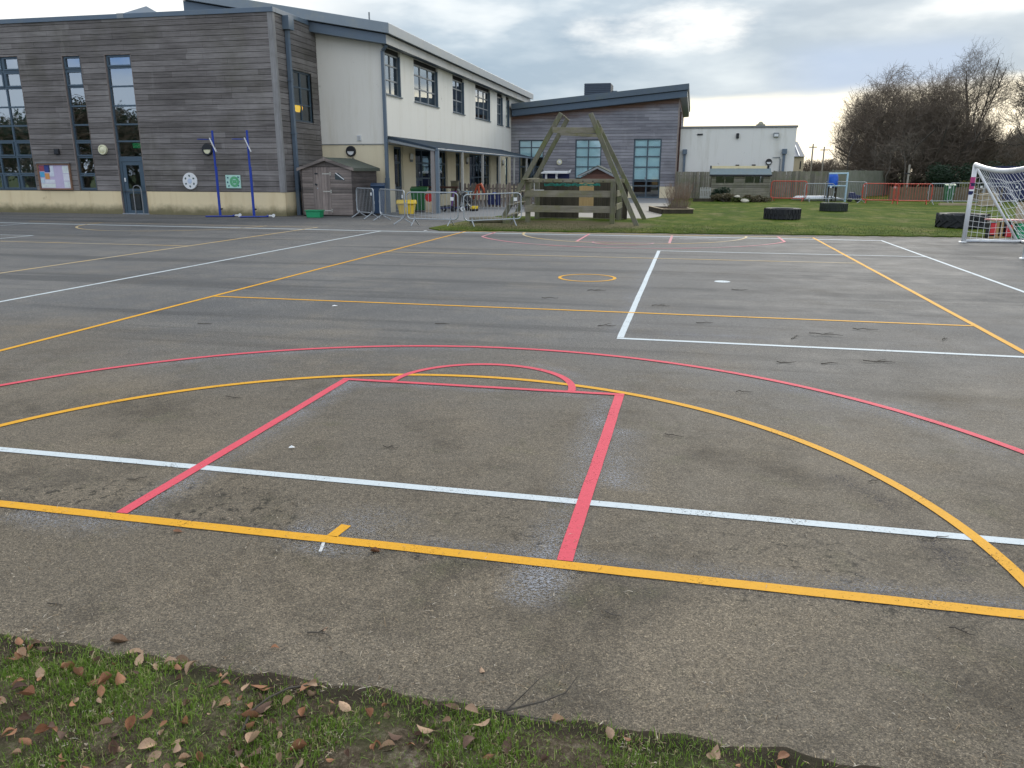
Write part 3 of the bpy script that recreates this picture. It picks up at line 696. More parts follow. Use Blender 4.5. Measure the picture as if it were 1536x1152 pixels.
# ------------------------------------------------------------------ gabled classroom block (far)
GB = (.42, 48.93, 0)
gab = thing('classroom_block', 'bluish grey timber clad block with a single sloping roof, behind the play frame', 'building', GB)
GF = front(48.93); gtop = lambda x: 5.03 + (x+10.015)*.0895 + .02
A = (-9.68,-8.05,-.05,3.60); B = (-5.98,-4.31,-.05,3.60); D = (-2.27,-.55,-.1,3.615)
m = MB(); wall(m, GF, -10.4, .42, .7, 6.3, (A,B,D), 0, gtop); wall(m, side(.42), 48.93, 66, .7, 5.95, ((50.0,52.5,4.7,5.6),(54.5,57,4.7,5.6)), .1); m.build('wall_backing', M['backing'], gab, GB)
m = MB(); boards(m, GF, -10.4, .42, .72, 6.3, (A,B,D), top=gtop); boards(m, side(.42), 48.92, 66, .72, 5.95, ((50.0,52.5,4.7,5.6),(54.5,57,4.7,5.6)))
m.build('cladding', M['gable_clad'], gab, GB)
m = MB(); wall(m, front(48.915), -10.2, .435, -.05, .715, (A,B,D), .1); wall(m, side(.435), 48.915, 66, -.05, .715, (), 0); m.build('plinth', M['stone'], gab, GB)
m = MB(); m.box(.36, .45, 48.90, 48.99, .72, 5.93); m.build('corner_board', M['shed_door'], gab, GB)
g0 = lambda x: 5.025 + (x+10.015)*.0895; 
m = MB(); m.prism([(-10.04,g0(-10.04)+.40),(.93,g0(.93)+.40),(.93,g0(.93)+.745),(-10.04,g0(-10.04)+.75)], 48.22, 66.5)
rf = m.build('roof', paint('slate_blue_metal', (.075,.105,.135), .45, .1, 2, .5, 0, (.10,.125,.10)), gab, GB, bevel=.01)
m = MB(); m.prism([(-10.02,g0(-10.02)),(.83,g0(.83)),(.83,g0(.83)+.37),(-10.02,g0(-10.02)+.37)], 48.34, 66.4); m.build('lower_roof_band', paint('slate_blue_band', (.07,.105,.145), .45, .1, 2), rf, GB)
m = MB(); m.prism([(-10.0,g0(-10)+.36),(.8,g0(.8)+.36),(.8,g0(.8)+.41),(-10,g0(-10)+.41)], 48.45, 66.3); m.build('shadow_gap', M['backing'], rf, GB)
m = MB(); m.box(.838,.86,48.35,66.4,g0(.83)+.02,g0(.83)+.36); m.build('barge_edge', M['eave_board'], rf, GB)
m = MB(); m.box(-6.1, -4.33, 53.5, 55.2, 6.2, 7.42); pb = m.build('plant_box', paint('slatted_plant_screen', (.05,.062,.082), .6), gab, GB)
m = MB()
for k in range(7): m.box(-6.12, -4.31, 53.47, 55.22, 6.62+k*.115, 6.70+k*.115)
m.build('louvre', paint('louvre_metal', (.055,.075,.10), .5), pb, GB)
m = MB(); m.box(-4.28, -3.95, 54.2, 55.0, 6.2, 6.98); m.build('roof_cowl', M['blue_metal'], gab, GB)
bl = MB()
for (a0, a1, z0, z1), rows in ((A,[1.0,1.92,2.52,3.12]), (B,[1.0,1.92,2.53,3.09])):
    window(gab, GB, GF, a0, a1, max(z0,.0), z1, [(a0+a1)/2], rows, M['frame_metal'], M['glass_clear'], .07)
fr = window(gab, GB, GF, D[0], D[1], .0, D[3], [(D[0]+D[1])/2], [.75,1.05,1.90,2.54,3.12], M['frame_metal'], M['glass_clear'], .085, name='glazed_door')
m = MB(); pbox(m, GF, -1.50, -1.46, .0, .05, 1.1, 1.3); m.build('handle', M['galv'], fr, GB)
for a0, a1, zb in ((A[0],A[1],2.55),(B[0],B[1],1.25),(D[0],D[1],1.15)):
    m = MB(); m.quad((a0,49.05,zb),(a1,49.05,zb),(a1,49.05,3.65),(a0,49.05,3.65)); m.build('roller_blind', M['blind'], gab, GB)
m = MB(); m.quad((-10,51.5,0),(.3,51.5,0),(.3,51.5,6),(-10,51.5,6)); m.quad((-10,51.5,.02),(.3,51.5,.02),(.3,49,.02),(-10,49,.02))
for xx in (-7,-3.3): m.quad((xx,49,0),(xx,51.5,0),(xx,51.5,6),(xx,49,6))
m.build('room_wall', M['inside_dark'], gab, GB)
bulkhead(gab, GB, front(48.9), -6.99, 2.21, .17, M['cream_lamp'], M['white_plastic'])
m = MB(); m.box(.46,.56,49.18,49.3,0,5.2); m.build('downpipe', M['brown_wood'], gab, GB)

# ------------------------------------------------------------------ flat roofed white block
XB = (.5, 49.65, 0)
blk = thing('flat_roofed_block', 'plain flat roofed white rendered block behind the board fence', 'building', XB)
m = MB(); wall(m, front(49.65), .56, 7.48, 0, 4.24, (), 0); wall(m, side(7.48), 49.65, 58, 0, 4.24, ((50.6,51.2,1.9,2.7),), .1); m.quad((.56,49.65,4.2),(7.48,49.65,4.2),(7.48,58,4.2),(.56,58,4.2)); m.build('wall', M['render2'], blk, XB)
m = MB(); m.box(.50, 7.54, 49.59, 58, 4.235, 4.36); m.build('roof', paint('roof_trim_grey', (.19,.195,.19), .6), blk, XB, bevel=.01)
m = MB(); m.box(5.2, 5.72, 51, 51.5, 4.3, 4.52); m.lathe([(.2,4.52),(.16,4.58),(.1,4.66),(.001,4.7)], (5.46,51.2,0), 10); m.build('roof_cowl', paint('mossy_cowl', (.25,.25,.19), .8), blk, XB)
WP = front(49.63)
for a, z, w, h in ((1.75,3.87,.34,.09),(4.14,2.02,.22,.07),(5.12,2.03,.22,.07)):
    m = MB(); pbox(m, WP, a-w/2, a+w/2, -.03, .0, z-h/2, z+h/2); m.build('wall_vent', M['black'], blk, XB)
m = MB(); pbox(m, WP, 3.94, 4.10, -.14, .0, 3.62, 3.92); m.build('alarm_box', M['black'], blk, XB, bevel=.01)
m = MB(); pbox(m, WP, 6.14, 6.46, -.16, .0, 3.68, 3.94); o = m.build('floodlight', M['frame_light'], blk, XB, bevel=.02)
m = MB(); pbox(m, WP, 6.18, 6.42, -.175, -.16, 3.71, 3.84); m.build('lamp_lens', M['white_plastic'], o, XB)
bulkhead(blk, XB, WP, 6.0, 2.215, .19, M['black'], M['white_plastic'], True)
for a in (.88, 6.86):
    m = MB(); pbox(m, WP, a-.07, a+.07, -.16, -.02, 0, 2.7); o = m.build('downpipe', M['blue_metal'], blk, XB)
    m = MB(); pbox(m, WP, a-.14, a+.14, -.26, .0, 2.68, 2.98); m.build('hopper', M['blue_metal'], o, XB, bevel=.01)
m = MB(); m.tube([WP(6.66,-.03,0),WP(6.66,-.03,2.35),WP(6.60,-.03,2.5),WP(6.2,-.03,2.47)], .025, 6); m.build('conduit', M['frame_light'], blk, XB)

hs = thing('far_house', 'distant slate roofed house corner beyond the white block', 'house', (10, 75, 0))
m = MB(); m.box(-1.6, 1.22, 0, 8, 0, 3.03); m.build('wall', paint('yellow_stone', (.52,.43,.29), .9, .15, 1), hs)
m = MB(); m.add([(-1.6,-.2,3.0),(1.27,-.2,3.0),(1.27,8.2,3.0),(-1.6,8.2,3.0),(-1.6,4,4.45),(.98,4,4.45)], [(0,3,2,1),(0,1,5,4),(1,2,5),(2,3,4,5),(3,0,4)]); rf = m.build('roof', M['slate_roof'], hs)
m = MB(); m.beam((.78,-.16,3.06),(.62,3.9,4.5),.07,.05); m.build('verge_strip', M['white_plastic'], rf)
m = MB(); m.box(.9,1.0,-.03,.0,1.9,2.6); m.build('window', M['black'], hs)

# ------------------------------------------------------------------ ground
m = MB(); m.quad((-400,-400,-.05),(400,-400,-.05),(400,700,-.05),(-400,700,-.05)); structure('field_ground', m, M['field'])
m = MB(); m.quad((-60,-.97,0),(40,-.97,0),(40,60,0),(-60,60,0)); structure('asphalt_playground', m, M['asphalt'])
# patio in front of the classrooms
m = MB(); m.add([(-10.2,27.2,.004),(-5.6,22.3,.004),(-5.35,25.5,.004),(-.02,25.0,.004),(.2,25.7,.004),(.44,26.6,.004),(.45,49,.004),(-10.2,49,.004)], [tuple(range(8))]); structure('patio', m, M['patio'])
m = MB(); m.add([(-5.2,25.6,.008),(-.0,25.1,.008),(.2,25.8,.008),(.40,26.6,.008),(.40,40,.008),(-4.6,40,.008)], [tuple(range(6))]); structure('concrete_path', m, M['paving'])
# lawn: a low bank of turf with a slightly ragged front edge
rng = random.Random(3)
edge = [(-5.78,18.72)] + [(x, 18.08+.0000+ max(0,(x+5.3))*.068*(1 if x < 9 else 1) + rng.uniform(-.09,.09)) for x in np.arange(-5.25, 9.6, .17)] + [(12,18.95),(20,19.0),(36,19.2)]
back = [(36,75),(17,75),(16,61.2),(9.6,49.2),(.44,48.8),(.42,26.6),(.2,25.7),(-.02,25.0),(-5.36,25.5),(-5.5,23.6),(-5.7,22.4)]
poly = edge + back
m = MB(); n = len(poly)
m.add([(x,y,.03) for x, y in poly] + [(x,y,0) for x, y in poly], [tuple(range(n))] + [(i, i+n, (i+1)%n+n, (i+1)%n) for i in range(n)])
tag(m.build('lawn_grass', M['lawn']), kind='stuff')
m = MB()                                                  # pale trodden strip where tarmac meets lawn
pts = [(x, y) for x, y in edge if x > -5.6 and x < 13]
for (x0,y0),(x1,y1) in zip(pts, pts[1:]): m.quad((x0,y0-.42,.0016),(x1,y1-.42,.0016),(x1,y1-.005,.0016),(x0,y0-.005,.0016))
t = NT('silt'); p = t.pos()
a = t.mapr(t.noise(p, 1.3, 6, .7), .38, .62, 0, .75)
sh = t.mixsh(a, t.n('ShaderNodeBsdfTransparent').outputs[0], t.bsdf((.21,.185,.145), .95, .1)); structure('silt_strip', m, t.done(sh))

# ------------------------------------------------------------------ painted court lines
def ribbon(mb, pts, w, z, closed=False):
    P2 = [Vector((x, y)) for x, y in pts]; n = len(P2); L_ = []; Rr = []
    for i, p in enumerate(P2):
        if closed: d = P2[(i+1)%n]-P2[i-1]
        else: d = P2[min(i+1,n-1)]-P2[max(i-1,0)]
        nn = Vector((-d.y, d.x)).normalized()*w/2; L_.append(p+nn); Rr.append(p-nn)
    for i in range(n if closed else n-1):
        k = (i+1) % n; mb.quad((*Rr[i],z),(*Rr[k],z),(*L_[k],z),(*L_[i],z))
    return mb
def seg(p, q, step=.12, jit=.003, seed=1):
    """a hand-laid straight line: tiny wander along its length"""
    n = max(2, int((Vector(q)-Vector(p)).length/step)); r_ = random.Random(seed); d = (Vector(q)-Vector(p)).normalized(); nn = Vector((-d.y, d.x))
    return [tuple(Vector(p)+(Vector(q)-Vector(p))*i/n + nn*(r_.uniform(-jit,jit)*.35 + .0015*math.sin(i*.35))) for i in range(n+1)]
def arc(cx, cy, r_, a0, a1, n=90): return [(cx+r_*math.cos(R(a0+(a1-a0)*i/n)), cy+r_*math.sin(R(a0+(a1-a0)*i/n))) for i in range(n+1)]
def marking(name, paths, mat, w, z):
    m = MB()
    for p_ in paths: ribbon(m, p_, w, z)
    return structure(name, m, mat)
ZW, ZY, ZR = .0028, .0036, .0044
# white football pitch
marking('white_goal_line', [seg((-19,.645),(5.98,.645),seed=2)], M['white_line'], .062, ZW)
marking('white_side_line', [seg((5.95,.68),(5.95,17.5))], M['white_line'], .062, ZW)
marking('white_far_line', [seg((-26,18.35),(-6.8,17.56)), seg((-6.8,17.56),(5.92,17.42))], M['white_line'], .12, ZW)
marking('white_halfway_line', [seg((-6.77,.70),(-6.77,17.5))], M['white_line'], .062, ZW)
marking('white_penalty_box', [seg((.86,4.60),(5.92,4.60)), seg((.89,4.64),(.89,13.6)), seg((.86,13.63),(5.92,13.63))], M['white_line'], .066, ZW)
marking('white_penalty_box', [seg((-14.68,4.6),(-14.68,13.95)), seg((-19.6,13.98),(-14.65,13.98)), seg((-18.6,4.6),(-18.6,17.9))], M['white_line'], .06, ZW)
m = MB(); m.add([(2+.115*math.cos(a), 9.06+.115*math.sin(a), ZW) for a in np.linspace(0, 2*PI, 28, endpoint=False)], [tuple(range(28))]); structure('white_penalty_spot', m, M['white_line'])
# yellow netball courts
marking('yellow_goal_line', [seg((-4.48,0),(4.48,0),seed=5)], M['yellow_line'], .064, ZY)
marking('yellow_shooting_arc', [arc(0,0,2.87,.7,179.3)], M['yellow_line'], .058, ZY+.0005)
marking('yellow_side_line', [seg((4.48,.04),(4.48,18.02))], M['yellow_line'], .06, ZY)
marking('yellow_side_line', [seg((-4.48,.04),(-4.48,18.02))], M['yellow_line'], .06, ZY)
marking('yellow_third_line', [seg((-4.45,6.08),(4.45,6.08))], M['yellow_line'], .055, ZY)
marking('yellow_third_line', [seg((-4.45,12.12),(4.45,12.12))], M['yellow_faded'], .055, ZY)
marking('yellow_far_goal_line', [seg((-4.48,17.99),(4.48,17.99))], M['yellow_faded'], .09, ZY)
marking('yellow_far_shooting_arc', [arc(.03,18.0,2.85,180,360)], M['yellow_faded'], .06, ZY+.0005)
m = MB(); ribbon(m, arc(0,9.03,.42,0,360,48)[:-1], .05, ZY, True); structure('yellow_centre_circle', m, M['yellow_line'])
marking('yellow_post_mark', [[(.03,.03),(.045,.15)]], M['yellow_line'], .05, ZY)
marking('yellow_side_line', [seg((-9.12,0),(-9.12,18.55))], M['yellow_faded'], .06, ZY)
marking('yellow_third_line', [seg((-18.1,12.38),(-9.15,12.34)), seg((-18.1,6.1),(-9.15,6.1))], M['yellow_faded'], .055, ZY)
marking('yellow_far_shooting_arc', [arc(-13.75,18.75,2.86,180,360)], M['yellow_faded'], .06, ZY+.0005)
marking('yellow_far_goal_line', [seg((-19.5,18.95),(-9.12,18.52))], M['yellow_faded'], .05, ZY)
structure('chalk_mark', ribbon(MB(), [(.022,-.035),(.035,-.075),(.045,-.115)], .014, .004), M['white_faded']); pass
# red basketball court
marking('red_key_line', [seg((-1.04,.035),(-1.04,2.55))], M['red_line'], .062, ZR)
marking('red_key_line', [seg((1.065,.035),(1.065,2.6))], M['red_line'], .066, ZR)
marking('red_free_throw_line', [seg((-1.07,2.56),(1.098,2.60))], M['red_line'], .05, ZR+.001)
marking('red_free_throw_arc', [arc(.02,2.60,.69,0,180,50)], M['red_line'], .056, ZR)
arc3 = [(3.57, .04)] + arc(0,0,3.93,24.4,155.6) + [(-3.57, .04)]
marking('red_three_point_arc', [arc3], M['red_line'], .056, ZR+.0005)
marking('red_far_three_point_arc', [[(-3.6,17.8),(-3.6,16.4)] + arc(0,18,3.95,204.5,335.5) + [(3.66,16.5),(3.66,18.1)]], M['red_faded'], .06, ZR+.0005)
marking('red_far_key_line', [seg((-1.08,15.45),(-1.08,17.86))], M['red_faded'], .06, ZR)
marking('red_far_key_line', [seg((1.05,15.5),(1.05,17.8))], M['red_faded'], .06, ZR)
marking('red_far_free_throw_line', [seg((-1.1,15.46),(1.08,15.46)), arc(0,15.46,.69,180,360,40)], M['red_faded'], .05, ZR+.001)
# grey overspray and burn marks left beside the fresh paint
def halo(name, pts, w, z, mat):
    m = MB(); P2 = [Vector((x, y)) for x, y in pts]; n = len(P2); ed = []
    for i, p in enumerate(P2):
        d = P2[min(i+1,n-1)]-P2[max(i-1,0)]; nn = Vector((-d.y, d.x)).normalized()*w/2; en = 0 if i in (0, n-1) else 1
        z_ = z*.5; m.v += [(*(p-nn),z_),(*p,z_),(*(p+nn),z_)]; ed += [0,en,0]
    for i in range(n-1):
        for k in (0,1): m.f.append((3*i+k,3*i+k+1,3*i+k+4,3*i+k+3)); m.m.append(0)
    o = structure(name, m, mat); a = o.data.attributes.new('edge', 'FLOAT', 'POINT'); a.data.foreach_set('value', ed)
    return o
halo('overspray', seg((-.99,-.1),(-.96,2.6),.1), .34, .0030, M['dust'])
halo('overspray', seg((.98,-.4),(.99,2.55),.1), .34, .0033, M['dust'])
halo('overspray', seg((1.2,.8),(1.14,1.9),.1), .42, .0024, M['dust'])
halo('overspray', seg((-.8,2.50),(1.0,2.53),.1), .22, .0027, M['dust'])
halo('overspray', arc(0,0,3.83,22,70,40), .36, .0030, M['dust'])
halo('overspray', arc(0,0,3.83,95,140,40), .26, .0030, M['dust'])
halo('overspray', seg((-1.6,-.1),(-.8,-.06),.08), .22, .0024, M['dust'])
halo('overspray', seg((-.25,.06),(.3,.14),.08), .30, .0036, M['dust'])
halo('overspray', seg((.84,4.55),(.9,13.4),.2), .42, .0024, M['dust'])
halo('overspray', seg((-.2,.06),(4.4,.07),.1), .26, .0018, M['dust'])
halo('overspray', arc(.02,2.62,.78,10,80,20), .24, .0018, M['dust'])
halo('burn_mark', seg((-4,.01),(4.4,.0),.1), .20, .0021, M['dust_dark'])
halo('burn_mark', arc(0,0,2.87,2,178,70), .15, .0021, M['dust_dark'])
halo('burn_mark', arc(0,0,2.66,4,30,30), .28, .0015, M['dust_dark'])
halo('burn_mark', seg((-2.3,.645),(3.2,.645),.1), .15, .0015, M['dust_dark'])
def blot(name, x, y, rx, ry, mat, z):
    z *= .55
    m = MB(); ed = [1]; m.v.append((x,y,z)); n = 20
    for i in range(n): a = 2*PI*i/n; m.v.append((x+rx*math.cos(a), y+ry*math.sin(a), z)); ed.append(0)
    m.f = [(0, i+1, (i+1)%n+1) for i in range(n)]; m.m = [0]*n
    o = structure(name, m, mat); a = o.data.attributes.new('edge', 'FLOAT', 'POINT'); a.data.foreach_set('value', ed)
blot('overspray', .08, .24, .38, .2, M['dust'], .0042); blot('overspray', 1.02, -.16, .16, .2, M['dust'], .0042)
blot('overspray', -1.15, -.12, .4, .16, M['dust'], .0042); blot('old_paint_patch', 1.75, 4.95, .9, .22, M['dust'], .0042)
blot('old_paint_patch', 1.6, 17.0, 1.2, .35, dust_mat('old_white', (.72,.72,.72), 1.4), .0042); blot('overspray', -.86, 2.46, .35, .14, M['dust'], .0045)
blot('overspray', .05, -.08, .3, .1, M['dust'], .0045); blot('overspray', 2.9, 2.7, .6, .3, M['dust'], .0042)

# ------------------------------------------------------------------ grass verge in the foreground
def edge_y(x): return -.985 + .045*mnoise.noise((x*1.3, 3.1, 0)) + .03*mnoise.noise((x*4.2, 1.1, 5)) + .018*mnoise.noise((x*13, 0, 2)) + .010*mnoise.noise((x*37, 0, 7))
m = MB(); nx, ny = 420, 26; x0, x1 = -6.5, 7.5
for j in range(ny+1):
    for i in range(nx+1):
        x = x0+(x1-x0)*i/nx; v = j/ny; y = edge_y(x) + .05 - v*v*3.2 - v*.1
        m.v.append((x, y, (.004 if j == 0 else .012 + .03*min(1, v*8) + .02*mnoise.noise((x*6, y*6, 1)))))
for j in range(ny):
    for i in range(nx): a = j*(nx+1)+i; m.f.append((a, a+nx+1, a+nx+2, a+1)); m.m.append(0)
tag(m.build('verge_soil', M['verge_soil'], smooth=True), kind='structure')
def blades(name, n, xr, yr, hr, wr, mat, dens, zf, seed, lean=.6):
    rg = np.random.default_rng(seed); V = []; F = []
    k = 0
    for _ in range(n):
        x = rg.uniform(*xr); y = yr(x, rg.random())
        if dens(x, y) < rg.random(): continue
        h = rg.uniform(*hr); w = rg.uniform(*wr); a = rg.uniform(0, 2*PI); b = rg.uniform(0, 2*PI); l = abs(rg.normal(0, lean))*h
        z = zf(x, y); dx, dy = math.cos(a)*w/2, math.sin(a)*w/2; lx, ly = math.cos(b)*l, math.sin(b)*l
        V += [(x-dx,y-dy,z),(x+dx,y+dy,z),(x+dx*.8+lx*.35,y+dy*.8+ly*.35,z+h*.6),(x-dx*.8+lx*.35,y-dy*.8+ly*.35,z+h*.6),(x+lx,y+ly,z+h*max(.35,1-.3*l/h))]
        F += [(k,k+1,k+2,k+3),(k+3,k+2,k+4)]; k += 5
    me = bpy.data.meshes.new(name); me.from_pydata(V, [], F); me.materials.append(mat); me.update()
    o = bpy.data.objects.new(name, me); C.objects.link(o); return tag(o, kind='stuff')
def vd(x, y):
    d = edge_y(x) - y
    n = mnoise.noise((x*2.1, y*2.6, 4)) + .6*mnoise.noise((x*6.5, y*6.5, 9))
    return (0 if d < -.012 else min(1, .32+d*6)) * min(1, max(.1, .86 + n*1.5)) * (1.0 if x < .75 else max(.6, 1.1-(x-.75)*.4))
blades('verge_grass', 150000, (-2.2, 3.0), lambda x, r: edge_y(x) + .012 - r**1.2*.86, (.012,.044), (.0016,.0042), M['blade'], vd, lambda x, y: .03, 1)
blades('verge_grass_tufts', 9000, (-2.6, 2.4), lambda x, r: edge_y(x) - .03 - r*1.0, (.04,.075), (.0025,.005), M['blade'],
       lambda x, y: max(0, mnoise.noise((x*3.3, y*4.1, 12))-.08)*2.2*(edge_y(x)-y > .05), lambda x, y: .03, 2)
def ld(x, y): return min(1, .55 + .7*mnoise.noise((x*.5, y*.5, 2)))
t_ = NT('dry_debris'); p_ = t_.pos()
M['debris'] = t_.done(t_.bsdf(t_.ramp(t_.cell(p_, 55), [(0, (.04,.028,.018)), (.3, (.15,.10,.06)), (.6, (.38,.29,.18)), (1, (.62,.56,.46))]), .8, .2))
blades('plant_debris', 60000, (-2.0, 2.8), lambda x, r: edge_y(x) + .03 - r*.8, (.006,.022), (.002,.007), M['debris'], lambda x, y: .6 + .8*mnoise.noise((x*4, y*4, 33)), lambda x, y: .008 if y > edge_y(x) else .028, 8, 2.2)
blades('straw_on_tarmac', 9000, (-2.4, 3.4), lambda x, r: -.94 + r**2.2*1.6, (.003,.012), (.0012,.003), M['debris'], lambda x, y: .5 + 1.1*mnoise.noise((x*2.4, y*2.4, 51)), lambda x, y: .003, 9, 3.)
blades('lawn_blades', 60000, (-5.4, 11.), lambda x, r: 18.13+max(0,(x+5.3))*.068*(x<9)+(x>=9)*.95 + r**1.3*5.4, (.015,.05), (.004,.010), M['far_blade'], 
       lambda x, y: ld(x, y)*(0 if (y > 22 and x < .5) else 1)*max(0, 1-(y-18.2)/5.2), lambda x, y: .028, 5)

# ------------------------------------------------------------------ garden shed beside the hall
sh = thing('garden_shed', 'small apex roofed timber shed in the corner between hall and white wing', 'shed', (-11.46, 24.17, 0))
m = MB(); m.prism([(-1.0,.0),(1.0,.0),(1.0,1.66),(0,1.99),(-1.0,1.66)], .03, .05); m.build('gable_backing', M['backing'], sh)
def shiplap(P, a0, a1, z0, z1, ops, top=None, pitch=.115): return boards(MB(), P, a0, a1, z0, z1, ops, pitch, .008, .018, top)
apx = lambda x: 1.99-.33*abs(x)
dop = (-.55, .13, .06, 1.74)
shiplap(front(.03), -1.0, 0, .04, 2, [dop], apx).build('front_wall', M['shed_wood'], sh)
shiplap(front(.03), 0, 1.0, .04, 2, [dop], apx).build('front_wall', M['shed_wood'], sh)
shiplap(side(1.0), .03, 2.25, .04, 1.66, ()).build('side_wall', M['shed_side'], sh)
m = MB(); m.box(-1.0,-.98,.03,2.25,.04,1.66); m.box(-1.0,1.0,2.23,2.25,.04,1.66); m.box(.95,.985,.05,2.24,.03,1.66); m.build('side_wall', M['shed_side'], sh)
m = MB()
for sx in (-1, 1):
    m.prism([(0,2.045),(sx*1.09,1.685),(sx*1.09,1.71),(0,2.075)], -.10, 2.42)
m.prism([(1.085,1.60),(1.10,1.60),(1.10,1.71),(1.085,1.71)], -.10, 2.42)
rf = m.build('roof', M['felt'], sh)
for sx in (-1, 1): m = MB(); m.prism([(0,1.95),(sx*1.10,1.60),(sx*1.10,1.70),(0,2.06)], -.125, -.102); m.build('bargeboard', M['shed_wood'], rf)
m = MB(); m.obox((0,-.137,2.02), .07, .02, .14); m.build('finial', M['shed_wood'], rf); m = MB(); m.obox((0,2.43,2.06), .05, .02, .14); m.build('finial', M['shed_wood'], rf)
m = MB()
for k in range(6):
    w = .68/6; m.box(-.55+k*w+.003, -.55+(k+1)*w-.003, .004, .03, .06, 1.73)
dr = m.build('door', M['shed_door'], sh)
m = MB()
for z in (1.50, .88, .20): m.box(-.16,.16,-.004,.004,z-.018,z+.018); m.box(.13,.17,-.004,.012,z-.06,z+.06)
m.build('hinge', paint('pale_hinge', (.50,.48,.42), .5, .15, 9, .5, .3), dr)
m = MB(); m.obox((-.42,0,1.12), .09, .02, .06, Matrix.Rotation(.4,3,'Y')); m.box(-.46,-.34,-.005,.003,1.48,1.53); m.build('latch', M['black'], dr)
m = MB(); m.lathe([(.001,-.02),(.022,-.02),(.022,.0)], (-.37,0,.99), 10, 'y'); m.build('padlock', M['galv'], dr)
m = MB(); m.prism([(.33,1.30),(.70,1.27),(.66,1.36),(.46,1.53),(.33,1.50)], .0, .011); pl = m.build('slate_plaque', paint('slate_plaque', (.05,.065,.07), .6, .3, 12), sh)
m = MB(); m.beam((.36,-.006,1.53),(.68,-.006,1.30),.006,.03,(0,0,1)); m.build('plaque_strip', M['white_plastic'], pl)
m = MB(); m.box(.97,1.02,-.005,.03,.04,1.64); m.box(-1.02,-.97,-.005,.03,.04,1.64); m.build('corner_post', M['shed_side'], sh)

bx = thing('storage_box', 'open bright green plastic box on the ground in front of the shed', 'box', (-11.52, 23.2, 0), R(3))
m = MB(); m.prism([(-.24,.0),(.24,.0),(.28,.235),(-.28,.235)], -.17, .17); m.build('tub', M['green_plastic'], bx, bevel=.015)
m = MB()
for q in ((-.30,.30,-.2,-.165),(-.30,.30,.165,.2),(-.30,-.27,-.165,.165),(.27,.30,-.165,.165)): m.box(q[0],q[1],q[2],q[3],.23,.262)
m.build('rim', M['green_plastic'], bx, bevel=.005)

def wheelie_bin(name, label, loc, rz, mat, w=.56, d=.68, h=1.02):
    t = thing(name, label, 'bin', loc, rz)
    m = MB(); b = .8
    vs = [(x*w/2*s_, y*d/2*s_, z) for z, s_ in ((.06,b),(h-.1,1)) for x, y in ((-1,-1),(1,-1),(1,1),(-1,1))]
    m.add(vs, [(0,3,2,1),(4,5,6,7),(0,1,5,4),(1,2,6,5),(2,3,7,6),(3,0,4,7)]); m.box(-w/2-.02,w/2+.02,-d/2-.02,d/2+.02,h-.13,h-.085); m.build('body', mat, t, bevel=.025)
    m = MB(); m.prism([(-d/2-.03,h-.08),(d/2+.02,h-.08),(d/2+.02,h+.0),(d/4,h+.05),(-d/2-.03,h-.03)], -w/2-.025, w/2+.025, 'x'); m.build('lid', mat, t, bevel=.02)
    m = MB(); m.tube([(-w/2+.06,d/2+.08,h-.1),(w/2-.06,d/2+.08,h-.1)], .018, 8); m.beam((-w/2+.08,d/2,h-.1),(-w/2+.08,d/2+.08,h-.1),.03,.04); m.beam((w/2-.08,d/2,h-.1),(w/2-.08,d/2+.08,h-.1),.03,.04); m.build('handle', mat, t)
    for s_ in (-1, 1):
        m = MB(); m.lathe([(.001,-.025),(.09,-.025),(.1,0),(.09,.025),(.001,.025)], (s_*w*.36, d*.36, .1), 16, 'x'); m.build('wheel', M['black'], t)
    return t
wheelie_bin('wheelie_bin', 'dark blue wheelie bin standing between the shed and the wing downpipe', (-9.97, 25.35, 0), R(20), M['blue_bin'], .5, .6, 1.12)
wheelie_bin('wheelie_bin', 'large dark green wheelie bin behind the barrier with the red sign', (-9.36, 28.25, 0), R(15), M['green_bin'], .66, .75, .95)
wheelie_bin('wheelie_bin', 'dark green bin standing by the low brown fence beyond the lawn', (15.3, 45.6, 0), R(-8), M['green_bin'], .5, .58, .95)

gb = thing('grit_bin', 'yellow plastic grit bin with domed lid behind the second barrier', 'grit bin', (-9.25, 26.4, 0), R(12))
m = MB(); m.prism([(-.27,0),(.27,0),(.33,.36),(-.33,.36)], -.2, .22)
for k in range(5): m.box(-.24+k*.1, -.19+k*.1, -.222, -.19, .05, .3)
m.build('body', M['yellow_plastic'], gb, bevel=.02)
m = MB(); m.prism([(-.26,.365),(.27,.365),(.27,.42),(.12,.53),(-.12,.54),(-.26,.43)], -.37, .37, 'x'); m.build('lid', M['yellow_plastic'], gb, bevel=.025)

